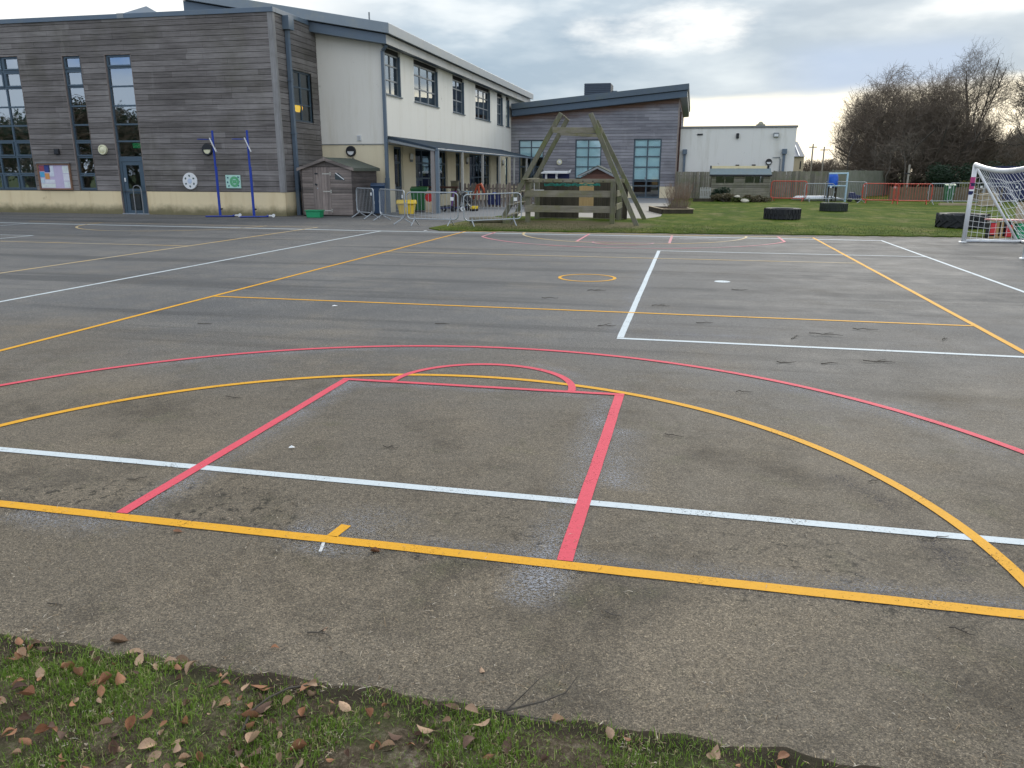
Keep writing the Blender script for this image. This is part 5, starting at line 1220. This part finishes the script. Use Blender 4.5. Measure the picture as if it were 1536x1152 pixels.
m = MB(); m.lathe([(.001,.8),(.22,.8),(.27,.95),(.28,1.15),(.27,1.35),(.22,1.5),(.001,1.52)], (0,0,0), 20); m.lathe([(.275,1.02),(.295,1.04),(.275,1.06)], (0,0,0), 20); m.build('barrel', M['blue_paint'], bb, smooth=True)
m = MB(); [m.box(x-.03,x+.03,y-.03,y+.03,0,.8) for x in (-.2,.2) for y in (-.2,.2)]; m.box(-.25,.25,-.25,.25,.75,.799); m.build('stand', M['dark_wood'], bb)
rt = thing('ride_on_toy', 'dark blue ride-on toy on the lawn by the grey barrier', 'toy', (10.15, 44.2, .03))
m = MB(); m.prism([(-.3,.15),(.3,.15),(.35,.35),(.1,.38),(0,.5),(-.25,.5)], -.18, .18); m.build('body', M['navy'], rt, bevel=.02)
for xx in (-.2,.22):
    m = MB(); m.lathe([(.001,-.2),(.12,-.2),(.12,.2),(.001,.2)], (xx,0,.12), 14, 'y'); m.build('wheel', M['black'], rt)
for x, y, h, lab in ((12.3,78,4.2,'thin telegraph pole, left of the two beyond the fence'),(13.6,80,4.0,'thin telegraph pole, right of the two beyond the fence')):
    t = thing('telegraph_pole', lab, 'pole', (x,y,0)); m = MB(); m.tube([(0,0,0),(0,0,h)], [.09,.06], 8); m.build('shaft', M['bark_pale'], t); m = MB(); m.beam((-.35,0,h-.3),(.35,0,h-.3),.06,.08); m.build('crossarm', M['bark'], t)

# ------------------------------------------------------------------ bare winter trees, shrubs
def bare_tree(name, label, loc, seed, stems_, levels, env, mats, cat='tree', group=None, droop=0.0, lean=.5, r0=.14, trunk_h=0, leafy=None, rz=0, twig_r=.008, straight=False, pw=2):
    """levels: list of (children per branch, length); env: (rx, ry, z centre, rz) dome the twigs fill, ragged at the edge"""
    rg = random.Random(seed); T = MB(); K = MB(); tips = []
    rx, ry, zc, rzz = env
    def inside(p, s=1): return abs(p.x/rx)**pw+abs(p.y/ry)**2+(abs((p.z-zc)/rzz)**pw if p.z > zc else ((p.z-zc)/(zc*1.15+.1))**2) < s
    def grow(p, d, L_, r_, lv):
        n = 4 if lv < 2 else (3 if lv == 2 else 2); pts = [p]; rs = [r_]; lim = rg.uniform(.6, 1.12)
        for i in range(n):
            j = (.05 if straight and lv == 0 else .2) if lv < 2 else .28
            d = (d + Vector((rg.gauss(0,j), rg.gauss(0,j), rg.gauss(0,j) + (.10 if lv < 3 else .02) - droop*(lv >= 2)))).normalized()
            q = pts[-1] + d*L_/n
            if not inside(q, lim) and lv > 0: 
                if i == 0: return
                break
            if q.z < .25: q.z = .25
            pts.append(q); rs.append(max(twig_r*.45, r_*(1-.62*(i+1)/n)))
        (T if lv < 2 else K).tube(pts, rs, 6 if lv == 0 else (4 if lv < 3 else 3), False)
        if lv+1 >= len(levels): tips.append((pts[-1], d)); return
        nc, cl = levels[lv+1]
        for _ in range(nc):
            t_ = rg.uniform(.22, 1) if lv else rg.uniform(.25, 1); f = t_*(len(pts)-1); i = min(int(f), len(pts)-2); b = pts[i].lerp(pts[i+1], f-i); dd = (pts[i+1]-pts[i]).normalized()
            side_ = dd.orthogonal().normalized(); side_ = Matrix.Rotation(rg.uniform(0, 2*PI), 3, dd) @ side_
            grow(b, (dd*rg.uniform(.35,.9)+side_*rg.uniform(.5,1)).normalized(), cl*rg.uniform(.6,1.15), max(twig_r, rs[i]*.5), lv+1)
    for k in range(stems_):
        a = 2*PI*k/stems_ + rg.uniform(-.4,.4); sp = lean*rg.uniform(.35,1)
        base = Vector((.25*math.cos(a)*(stems_ > 1), .25*math.sin(a)*(stems_ > 1), 0)); 
        if trunk_h: r1 = max(r0, .6*r0*stems_**.5) if straight else r0; base *= .2 if straight else 1; T.tube([base-Vector((0,0,.05)), base+Vector((rg.uniform(-.08,.08),0,trunk_h*.5)), base+Vector((0,0,trunk_h))], [r1*1.35,r1*1.1,r0 if not straight else r1*.8], 8, False); base = base+Vector((0,0,trunk_h-.03))
        grow(base, Vector((sp*math.cos(a), sp*math.sin(a), 1)).normalized(), levels[0][1]*rg.uniform(.85,1.1), r0, 0)
    t = thing(name, label, cat, loc, rz, group)
    T.build('trunk', mats[0], t, smooth=True); K.build('crown', mats[1], t)
    if leafy:
        n, mat, sz = leafy; m = MB()
        for _ in range(n):
            p, d = rg.choice(tips); p = p + Vector((rg.gauss(0,.12), rg.gauss(0,.12), rg.gauss(0,.12))); a = Vector((rg.gauss(0,1),rg.gauss(0,1),rg.gauss(0,1))).normalized()*sz; b = a.orthogonal().normalized()*sz*.55
            m.quad(p-a, p-b, p+a, p+b)
        m.build('leaves', mat, t)
    return t
bare_tree('hawthorn_thicket', 'huge dense rounded bare hawthorn beyond the red barriers', (17.15, 62, 0), 27, 30, [(1,6.2),(9,4.0),(8,2.3),(8,1.2),(5,.65)], (6.2,4.3,3.5,6.0), (M['bark'], M['twig']), lean=1.9, r0=.12, droop=-.08, twig_r=.008, pw=2.35)
tall_t = bare_tree('bare_tree', 'tall slender bare tree rising behind the right shoulder of the hawthorn', (21.4, 64, 0), 8, 6, [(1,5.6),(8,2.6),(7,1.5),(5,.9),(3,.5)], (2.9,2.9,6.2,5.2), (M['bark'], M['twig_grey']), lean=.42, r0=.065, trunk_h=3.6, twig_r=.006, droop=-.12, straight=True)
bt = bare_tree('bare_tree', 'broad bare tree at the right edge behind the goal', (25.4, 60, 0), 9, 3, [(1,5.6),(9,4.0),(8,2.4),(7,1.2),(5,.7)], (4.8,4.5,4.2,5.2), (M['bark'], M['twig_grey']), lean=.45, r0=.16, trunk_h=.8, twig_r=.0085, droop=-.05)
sapling = bare_tree('sapling', 'young staked sapling with a pale trunk in front of the hawthorn', (14.9, 54, 0), 14, 1, [(1,2.0),(9,1.3),(6,.8),(4,.45)], (1.7,1.6,2.7,1.6), (M['bark'], M['twig_grey']), lean=.05, r0=.05, trunk_h=1.5, twig_r=.007)
sp2 = bare_tree('sapling', 'small bare sapling left of the staked one, above the board fence', (14.2, 56, 0), 15, 1, [(1,2.0),(9,1.4),(6,.8),(4,.45)], (1.6,1.5,2.6,1.5), (M['bark'], M['twig_grey']), lean=.1, r0=.045, trunk_h=1.4, twig_r=.007)
bare_tree('sapling', 'thin straight pole-like sapling behind the blue frame', (12.1, 58, 0), 16, 1, [(1,3.2),(7,.8),(4,.5)], (.9,.9,2.8,1.7), (M['bark'], M['twig_grey']), lean=.03, r0=.06, trunk_h=1.0, twig_r=.006)
sk = thing('tree_stake', 'pale timber stake beside the young sapling', 'stake', (15.1, 53.9, 0)); m = MB(); m.box(-.05,.05,-.05,.05,0,2.1); m.build('shaft', M['bark_pale'], sk); m = MB(); m.box(-.25,.06,-.06,-.05,1.5,1.58); m.build('tie', M['black'], sk)
hedge_src = bare_tree('far_hedge_bush', 'brown bare bush far beyond the fence, beside the distant house', (12.8, 84, 0), 31, 12, [(1,2.0),(8,1.5),(8,.9),(7,.5)], (3.0,2.0,1.2,1.9), (M['bark'], M['twig']), 'bush', lean=1.3, r0=.05, twig_r=.011)
for x, y, s_, lab in ((15.5,86,1.05,'second brown bare bush beyond the fence, left of the hawthorn'),(18.5,80,1.2,'brown bare bush tucked into the left foot of the hawthorn'),(30,78,1.9,'large brown bush far behind the bare tree at the right edge'),(24.5,76,1.7,'brown bush behind the tall slender tree'),(28,70,1.5,'brown bush behind the storage container')):
    c_ = copy_tree(hedge_src); c_.location = (x,y,0); c_.scale = (s_,s_,s_); c_.rotation_euler.z = x; c_['label'] = lab
c_ = copy_tree(tall_t); c_.location = (29.5, 68, 0); c_.rotation_euler.z = 2.1; c_['label'] = 'bare tree past the right edge behind the container'
def leafy_bush(name, label, loc, seed, n, rad, mat, sz, cat='shrub', stem=True):
    rg = random.Random(seed); m = MB(); t = thing(name, label, cat, loc); lob = [(Vector((rg.uniform(-.75,.75)*rad[0], rg.uniform(-.6,.6)*rad[1], rg.uniform(.25,.8)*rad[2])), rg.uniform(.3,.55)) for _ in range(14)]
    for _ in range(n):
        c_, s_ = rg.choice(lob); v = Vector((rg.gauss(0,1),rg.gauss(0,1),rg.gauss(0,1))).normalized()*rg.uniform(.55,1.08)
        p = c_ + Vector((v.x*s_*rad[0]*.8, v.y*s_*rad[1]*.8, v.z*s_*rad[2]*.75)); p.z = max(.03, p.z)
        a = Vector((rg.gauss(0,1),rg.gauss(0,1),rg.gauss(0,.6))).normalized()*sz*rg.uniform(.6,1.3); b = a.orthogonal().normalized()*sz*.4; b = Matrix.Rotation(rg.uniform(0,PI),3,a.normalized()) @ b
        m.quad(p-a, p-b*1.1, p+a, p+b)
    m.build('foliage', mat, t)
    if stem:
        s = MB()
        for c_, s_ in lob: s.tube([(c_.x*.2,c_.y*.2,0),(c_.x*.7,c_.y*.7,c_.z*.6),tuple(c_)], [.05,.03,.012], 4, False)
        s.build('stems', M['bark'], t)
    return t
leafy_bush('evergreen_shrub', 'dark bushy evergreen beyond the barriers, in front of the hawthorn foot', (18.4, 55, 0), 1, 5200, (1.9,1.5,2.1), M['evergreen'], .10)
leafy_bush('evergreen_shrub', 'dark evergreen shrub behind the left goal post', (20.4, 54, 0), 2, 5600, (2.1,1.5,2.2), M['evergreen'], .10)
leafy_bush('evergreen_shrub', 'dark evergreen mass seen through the goal net', (23.4, 55, 0), 3, 5600, (2.4,1.6,2.1), M['evergreen'], .10)
leafy_bush('yellow_shrub', 'small yellow green shrub above the barriers beside the goal post', (16.6, 46.9, 0), 4, 900, (.5,.4,1.1), blade_mat('yellow_leaf', (.10,.12,.03), (.22,.22,.06), (.3,.25,.1)), .06)
leafy_bush('rockery_plant', 'tangled greyish heather in front of the slatted hut', (3.3, 42.3, .03), 6, 2200, (.75,.5,.42), M['heather'], .06, 'plant')
leafy_bush('rockery_plant', 'green upright shrub at the left corner of the slatted hut', (3.0, 43.4, .03), 7, 1800, (.55,.45,.75), M['evergreen'], .06, 'plant')
leafy_bush('rockery_plant', 'brown heather mound at the right end of the hut rockery', (4.9, 42.2, .03), 8, 2200, (.75,.45,.36), M['heather'], .06, 'plant')
leafy_bush('rockery_plant', 'low pale green plant in the middle of the hut rockery', (4.1, 41.9, .03), 9, 1200, (.5,.4,.28), M['far_blade'], .05, 'plant')
def rock(label, x, y, z, r_, seed):
    rg = random.Random(seed); m = MB(); m.lathe([(.001,0),(r_*.9,.02),(r_,r_*.35),(r_*.7,r_*.7),(.001,r_*.8)], (0,0,0), 9); m.v = [(a*rg.uniform(.8,1.2), b*rg.uniform(.8,1.2), c*rg.uniform(.8,1.15)) for a, b, c in m.v]
    o = m.build('rock', paint('pale_limestone', (.52,.49,.40), .9, .25, 8, .2), loc=(x,y,z)); tag(o, label, 'rock')
rock('larger pale rock among the heather before the slatted hut', 4.25, 41.6, .04, .24, 1); rock('smaller pale rock perched left of the larger one in the rockery', 3.85, 41.7, .28, .16, 2)

# trees on the near side, behind the photographer: the hall windows mirror them
n1 = bare_tree('bare_tree', 'bushy bare tree off the near left side, mirrored lowest in the hall windows', (-45, -10, 0), 41, 7, [(1,4.5),(9,3.4),(9,2.0),(7,1.0)], (4.2,4.0,3.2,4.2), (M['bark'], M['twig']), lean=1.1, r0=.16, trunk_h=.4, twig_r=.022, leafy=(5200, M['evergreen'], .14))
for k, (x, y, s_, lab) in enumerate(((-50.5,-10,1.18,'tall bushy bare tree second along the near left side'),(-56,-10.5,.95,'bushy bare tree third along the near left side'),(-61.5,-10,1.0,'bushy bare tree furthest along the near left side'),
        (-14,-12,.9,'bushy bare tree behind the photographer, left'),(-5,-15,.95,'bushy bare tree straight behind the photographer'))):
    c_ = copy_tree(n1); c_.location = (x,y,0); c_.scale = (s_,)*3; c_.rotation_euler.z = k*1.3; c_['label'] = lab

# ------------------------------------------------------------------ fallen leaves and twigs
def leaf_mesh(seed):
    rg = random.Random(seed); m = MB(); n = 11; L_ = 1.0; c1, c2, tw = rg.uniform(.3,1.5)*rg.choice((1,1,-.5)), rg.uniform(-.3,.6), rg.uniform(-.9,.9)
    for i in range(n+1):
        u = i/n; w = .30*math.sin(PI*u**.85)**.85*(1-.2*u) + .003; z = c2*math.sin(PI*u)*.5
        for s_ in (-1, -.5, 0, .5, 1):
            wob = 1 + .07*math.sin(u*31+seed)*abs(s_); zz = z + c1*(s_*s_)*w*1.2 + tw*(u-.5)*s_*w + rg.uniform(-.012,.012)
            m.v.append(((u-.5)*L_, s_*w*wob, zz + .02))
    for i in range(n):
        for k in range(4): m.f.append((i*5+k, i*5+k+1, i*5+k+6, i*5+k+5)); m.m.append(0)
    m.tube([(.5,0,z+.02),(.62,.02,.03),(.75,.05,.05)], [.012,.01,.007], 4, False)
    return m
LEAF = {}
for k in range(6):
    for key in ('pale','brown','dark'):
        o = leaf_mesh(k).build('fallen_leaf', M['leaf_'+key], smooth=True); LEAF[k, key] = o.data; bpy.data.objects.remove(o)
def leaf(x, y, z, L_, kind, k, rz, tx, ty, label, group):
    o = bpy.data.objects.new('fallen_leaf', LEAF[k % 6, kind]); C.objects.link(o); o.location = (x,y,z); o.scale = (L_,)*3; o.rotation_euler = (tx,ty,rz); tag(o, label, 'leaf', group)
for i, (x, y, L_, kind, rz, lab) in enumerate((
    (-.33,-.87,.058,'pale',.4,'pale dry leaf on the tarmac, furthest left of those clear of the verge'),
    (-.22,-.925,.072,'pale',-.1,'large pale dry leaf lying flat on the tarmac by the verge, left'),
    (-.03,-.95,.075,'pale',.1,'large pale leaf resting on the tarmac edge where the soil breaks through'),
    (.32,-.645,.028,'pale',1.2,'tiny pale leaf alone on the tarmac, furthest from the verge'),
    (.21,-.79,.028,'brown',.3,'tiny brown leaf alone on the tarmac between verge and yellow line'),
    (.92,-.75,.032,'pale',2.0,'small torn pale leaf on the tarmac in the lower middle'),
    (.27,-.06,.042,'brown',.2,'brown leaf just in front of the yellow goal line, right of the post mark'),
    (-.66,-.08,.045,'brown',.1,'brown leaf just in front of the yellow goal line, near the left red line'),
    (1.2,-.94,.05,'pale',.7,'pale curled leaf at the verge edge beside the forked twig'),
    (-.45,-.985,.07,'pale',.2,'pale leaf on bare soil at the left end of the verge edge'),
    (-.55,-.99,.05,'dark',.9,'dark leaf tucked beside the pale one on the verge edge, left'),
    (-.25,-1.0,.055,'pale',-.2,'rounded pale leaf on the verge edge under the large flat leaf'),
    (-.02,-.995,.036,'brown',1.4,'small brown leaf below the large pale leaf on the tarmac edge'))):
    leaf(x, y, .004 if y > -.96 else .03, L_, kind, i, rz, .05, .08, lab, 'leaves at the edge of the tarmac')
rg = random.Random(77)
GR = {'pale':'pale curled dry leaf lying in the grass of the verge','brown':'brown curled fallen leaf lying in the grass of the verge','dark':'dark rotting fallen leaf lying in the grass of the verge'}
cnt = 0
for _ in range(2200):
    x = rg.uniform(-1.25, 2.0); y = edge_y(x) - .02 - rg.random()*.47
    if rg.random() > (1.0 if x < .9 else .4) or cnt >= 330: continue
    cnt += 1; kind = rg.choices(('pale','brown','dark'), (5,5,4))[0]
    leaf(x, y, rg.uniform(.042,.066), rg.uniform(.018,.056), kind, rg.randrange(6), rg.uniform(0,2*PI), rg.gauss(0,.4), rg.gauss(0,.4), GR[kind], {'pale':'pale leaves in the verge','brown':'brown leaves in the verge','dark':'dark leaves in the verge'}[kind])
def twig(x, y, L_, rz, label, r_=.004, seed=0, fork=False, z=.006, group='twigs on the tarmac'):
    rg = random.Random(seed); m = MB(); pts = [Vector((-L_/2+L_*i/5, rg.gauss(0,.05)*L_, abs(rg.gauss(0,.03))*L_)) for i in range(6)]
    m.tube(pts, [r_,r_,r_*.9,r_*.8,r_*.6,r_*.4], 5)
    if fork: m.tube([pts[2], pts[2]+Vector((L_*.2,L_*.13,.01)), pts[2]+Vector((L_*.34,L_*.17,.012))], [r_*.7,r_*.6,r_*.3], 4); m.tube([pts[3], pts[3]+Vector((L_*.12,-L_*.1,.01))], [r_*.6,r_*.3], 4)
    o = m.build('twig', M['bark'], loc=(x,y,z)); o.rotation_euler.z = rz; tag(o, label, 'twig', group)
for i, (x, y, L_, rz, fk, lab) in enumerate((
    (-.14,1.17,.11,-.1,True,'dark twig inside the red key, left of its middle'),(-1.25,.42,.11,.7,False,'dark twig between white and yellow lines, left of the red key'),
    (1.47,1.75,.13,-.1,False,'thin twig right of the red key, inside the yellow arc'),(3.12,4.1,.42,.05,True,'long forked twig beyond the red arc near the right edge'),
    (2.7,3.95,.25,.4,False,'twig lying left of the long forked one near the right edge'),(3.95,5.25,.22,.9,True,'hooked twig inside the white box near the yellow side line'),
    (2.35,3.9,.26,.2,False,'short twig just beyond the red arc, right of centre'),(-3.45,4.35,.26,.05,False,'twig alone on the tarmac on the left, between yellow side line and red arc'),
    (-1.6,1.9,.14,.1,False,'small twig between yellow and red arcs on the left'),(2.5,-.17,.09,-.5,True,'small dark twig in front of the yellow goal line at the right'),
    (2.5,1.25,.07,.5,False,'twig touching the inside of the yellow arc, right'),(2.62,.6,.15,.35,False,'straight twig touching the near side of the white line at the right'),
    (.32,-.68,.10,-.05,True,'thin twig on the tarmac below the tiny pale leaf'),(-.72,-.72,.07,.1,False,'thin twig on the tarmac near the left verge'),
    (2.86,5.2,.5,-.1,True,'bundle-like forked twig inside the white box, near its lower line'),(2.55,5.0,.22,.9,True,'small forked twig left of the twig bundle in the white box'),
    (1.7,5.6,.3,.3,False,'twig inside the white box near its left line'),(.7,5.2,.3,.1,True,'twig left of the white box corner'),(1.3,-.33,.07,-.3,False,'small pale-ended twig in the lower middle of the tarmac'),
    (3.3,5.6,.4,.0,False,'long thin twig between twig bundle and hooked twig'),(1.2,6.6,.35,.2,True,'twig just beyond the yellow third line inside the white box'),(-.2,6.9,.35,.4,False,'twig beyond the yellow third line, left of the white box'),
    (.3,7.7,.4,.1,True,'twig in front of the yellow centre circle'),(2.2,8.2,.35,.1,False,'twig in front of the white spot'),(1.95,2.85,.14,.1,False,'small twig between yellow and red arcs on the right'),(-1.0,4.9,.26,.1,False,'twig between red arc and third line, left of centre'))):
    twig(x, y, L_*(.62 if y > 3 else .9), rz, lab, .003+.0012*(y > 3), i, fk)
bs = tag(MB().tube([(.36,-1.24,.05),(.345,-1.16,.06),(.36,-1.09,.055),(.40,-1.04,.06),(.45,-1.0,.05),(.475,-.955,.03)], [.0045,.004,.004,.0035,.003,.002], 6).build('fallen_branch', M['bark'], smooth=True), 'long thin curved twig lying across the verge in the lower left', 'twig')
fb = thing('fallen_branch', 'forked bare twig sticking out of the verge onto the tarmac, lower middle', 'twig', (1.0,-.97,.03))
m = MB(); m.tube([(-.12,-.01,0),(.05,.0,.01),(.15,.05,.02),(.21,.09,.03),(.235,.16,.04)], [.004,.004,.003,.0025,.0015], 5); m.tube([(.05,.0,.01),(.1,.04,.05),(.13,.1,.06)], [.003,.002,.001], 4); m.build('stem', M['bark'], fb)
m = MB(); m.tube([(.0,.0,0),(.18,-.02,.015),(.3,-.06,.01)], [.0035,.003,.002], 5); m.build('side_shoot', M['bark'], fb)
for x, y, s_, lab in ((-.69,1.03,.016,'scrap of white litter on the tarmac beyond the white line, left'),(-2.6,5.7,.03,'scrap of white litter on the tarmac between side line and red arc, far left'),(-5.6,17.9,.05,'scrap of white litter by the tip of the lawn')):
    o = MB().add([(-s_,-s_*.6,.002),(s_*.9,-s_*.5,.006),(s_*1.1,s_*.5,.003),(-s_*.5,s_*.6,.012),(-s_*1.2,s_*.2,.004)], [(0,1,2,3,4)]).build('litter_scrap', M['white_plastic'], loc=(x,y,.006)); tag(o, lab, 'litter')

# ------------------------------------------------------------------ sky, sun, camera
SUN_EL, SUN_AZ = R(24), R(14)          # azimuth from +Y towards +X
w = bpy.data.worlds.new('World'); sc.world = w; w.use_nodes = True; t = w.node_tree; t.nodes.clear()
class WT(NT):
    def __init__(s, tree): s.t = tree
W_ = WT(t); out = t.nodes.new('ShaderNodeOutputWorld'); bg = t.nodes.new('ShaderNodeBackground'); t.links.new(bg.outputs[0], out.inputs[0])
sky = t.nodes.new('ShaderNodeTexSky'); sky.sky_type = 'NISHITA'; sky.sun_disc = False; sky.sun_elevation = SUN_EL; sky.sun_rotation = SUN_AZ; sky.dust_density = 2
d = t.nodes.new('ShaderNodeTexCoord').outputs['Generated']
x, y, z = W_.sep(d)
el = W_.math('MULTIPLY', W_.math('ARCSINE', W_.math('MAXIMUM', W_.math('MINIMUM', z, 1.), -1.)), 180/PI)
az = W_.math('MULTIPLY', W_.math('ARCTAN2', x, y), 180/PI)
q = W_.comb(W_.math('MULTIPLY', az, .075), W_.math('MULTIPLY', el, .24), 0)
n1_ = W_.noise(q, 1.0, 5, .5); n2_ = W_.noise(W_.comb(W_.math('MULTIPLY', az, .035), W_.math('MULTIPLY', el, .12), 3.3), 1.0, 5, .5)
# cloud deck: grey-blue bellies, white gaps, a bright clear strip low down towards the sun
K_ = 10.
grey = (.225*K_, .30*K_, .375*K_); mid = (.40*K_, .465*K_, .515*K_); wht = (.74*K_, .74*K_, .72*K_); warm = (.90*K_, .82*K_, .65*K_); blue = (.15*K_, .33*K_, .68*K_); bg_ = (.215*K_, .315*K_, .47*K_)
cl = W_.mix(W_.mapr(n1_, .42, .62), grey, mid)
n3_ = W_.noise(W_.comb(W_.math('MULTIPLY', az, .11), W_.math('MULTIPLY', el, .33), 7.7), 1.0, 7, .6)
def blob(a, e, sa, se):
    u = W_.math('DIVIDE', W_.math('SUBTRACT', az, a), sa); v = W_.math('DIVIDE', W_.math('SUBTRACT', el, e), se)
    return W_.mapr(W_.math('ADD', W_.math('ADD', W_.math('MULTIPLY', u, u), W_.math('MULTIPLY', v, v)), W_.math('MULTIPLY', W_.math('SUBTRACT', n3_, .5), 8.)), 1.9, -1.2, 0, 1, True)
cl = W_.mix(W_.math('MULTIPLY', blob(-2.5, 9.4, 5, 1.3), .85), cl, wht)
cl = W_.mix(W_.math('MULTIPLY', blob(19, 9.6, 6, 1.0), .35), cl, wht)
gl_ = W_.math('ADD', W_.mapr(az, -30, -17, 1, 0, True), 0)                     # thin bright cloud towards the left
cl = W_.mix(W_.math('MULTIPLY', gl_, W_.mapr(n1_, .25, .55, .8, 1)), cl, wht)
low = W_.math('ADD', W_.math('ADD', el, W_.math('MULTIPLY', W_.math('SUBTRACT', n1_, .5), 3.0)), W_.math('MULTIPLY', az, -.03))
cl = W_.mix(W_.math('MULTIPLY', W_.mapr(low, 5.2, 4.3, 0, 1, True), W_.mapr(az, -16, -4, .55, 1)), cl, warm)
patch = W_.math('MULTIPLY', W_.math('MULTIPLY', W_.mapr(el, 4.6, 5.6, 0, 1, True), W_.mapr(el, 8.6, 7.0, 0, 1, True)), W_.math('MULTIPLY', W_.mapr(az, 3, 9, 0, 1, True), W_.mapr(az, 19, 15, 0, 1, True)))
cl = W_.mix(W_.math('MULTIPLY', patch, .75), cl, bg_)
strk = W_.math('MULTIPLY', W_.mapr(n1_, .52, .66), W_.mapr(el, 7, 9, 0, 1)); cl = W_.mix(W_.math('MULTIPLY', strk, .45), cl, wht)
# behind the camera: blue sky with broken white cloud
bk = W_.mix(W_.mapr(W_.noise(d, 3.0, 6, .55), .42, .58), blue, (.95*K_, .97*K_, 1.0*K_))
bk = W_.mix(W_.mapr(el, 7.6, 5.2, 0, .85, True), bk, (.60*K_, .66*K_, .72*K_))
cl = W_.mix(W_.mapr(y, .25, -.25, 0, 1), cl, bk)
cl = W_.mix(W_.mapr(el, 14, 40, 0, 1), cl, W_.mix(W_.mapr(W_.noise(d, 2.2, 6), .4, .6), (.46*K_,.55*K_,.68*K_), (.82*K_,.84*K_,.86*K_)))
fin = W_.mix(.04, cl, sky.outputs[0]); fin = W_.mix(W_.mapr(z, -.02, -.0, 1, 0), fin, (.9,1.,.6))
t.links.new(fin, bg.inputs[0]); bg.inputs[1].default_value = .10
ld_ = bpy.data.lights.new('sun', 'SUN'); ld_.energy = 1.1; ld_.angle = R(22); ld_.color = (1, .94, .84)
so = bpy.data.objects.new('sun', ld_); C.objects.link(so)
dirv = Vector((math.sin(SUN_AZ)*math.cos(SUN_EL), math.cos(SUN_AZ)*math.cos(SUN_EL), math.sin(SUN_EL)))
so.rotation_euler = dirv.to_track_quat('Z', 'Y').to_euler(); so.location = (0, 10, 30)
cam = bpy.data.cameras.new('camera'); cam.sensor_width = 36; cam.lens = 27.43; cam.clip_start = .05; cam.clip_end = 3000
co = bpy.data.objects.new('camera', cam); C.objects.link(co)
co.matrix_world = Matrix.Translation((1.4906, -2.862, 1.55)) @ Matrix.Rotation(R(12.631), 4, 'Z') @ Matrix.Rotation(R(90-15.156), 4, 'X') @ Matrix.Rotation(R(.09), 4, 'Z')
sc.camera = co
vs = sc.view_settings; vs.view_transform = 'Standard'; vs.look = 'None'; vs.exposure = .72; vs.gamma = 1; vs.use_curve_mapping = False
sc.render.film_transparent = False
sc.cycles.max_bounces = 6; sc.cycles.transparent_max_bounces = 12; sc.cycles.use_denoising = True
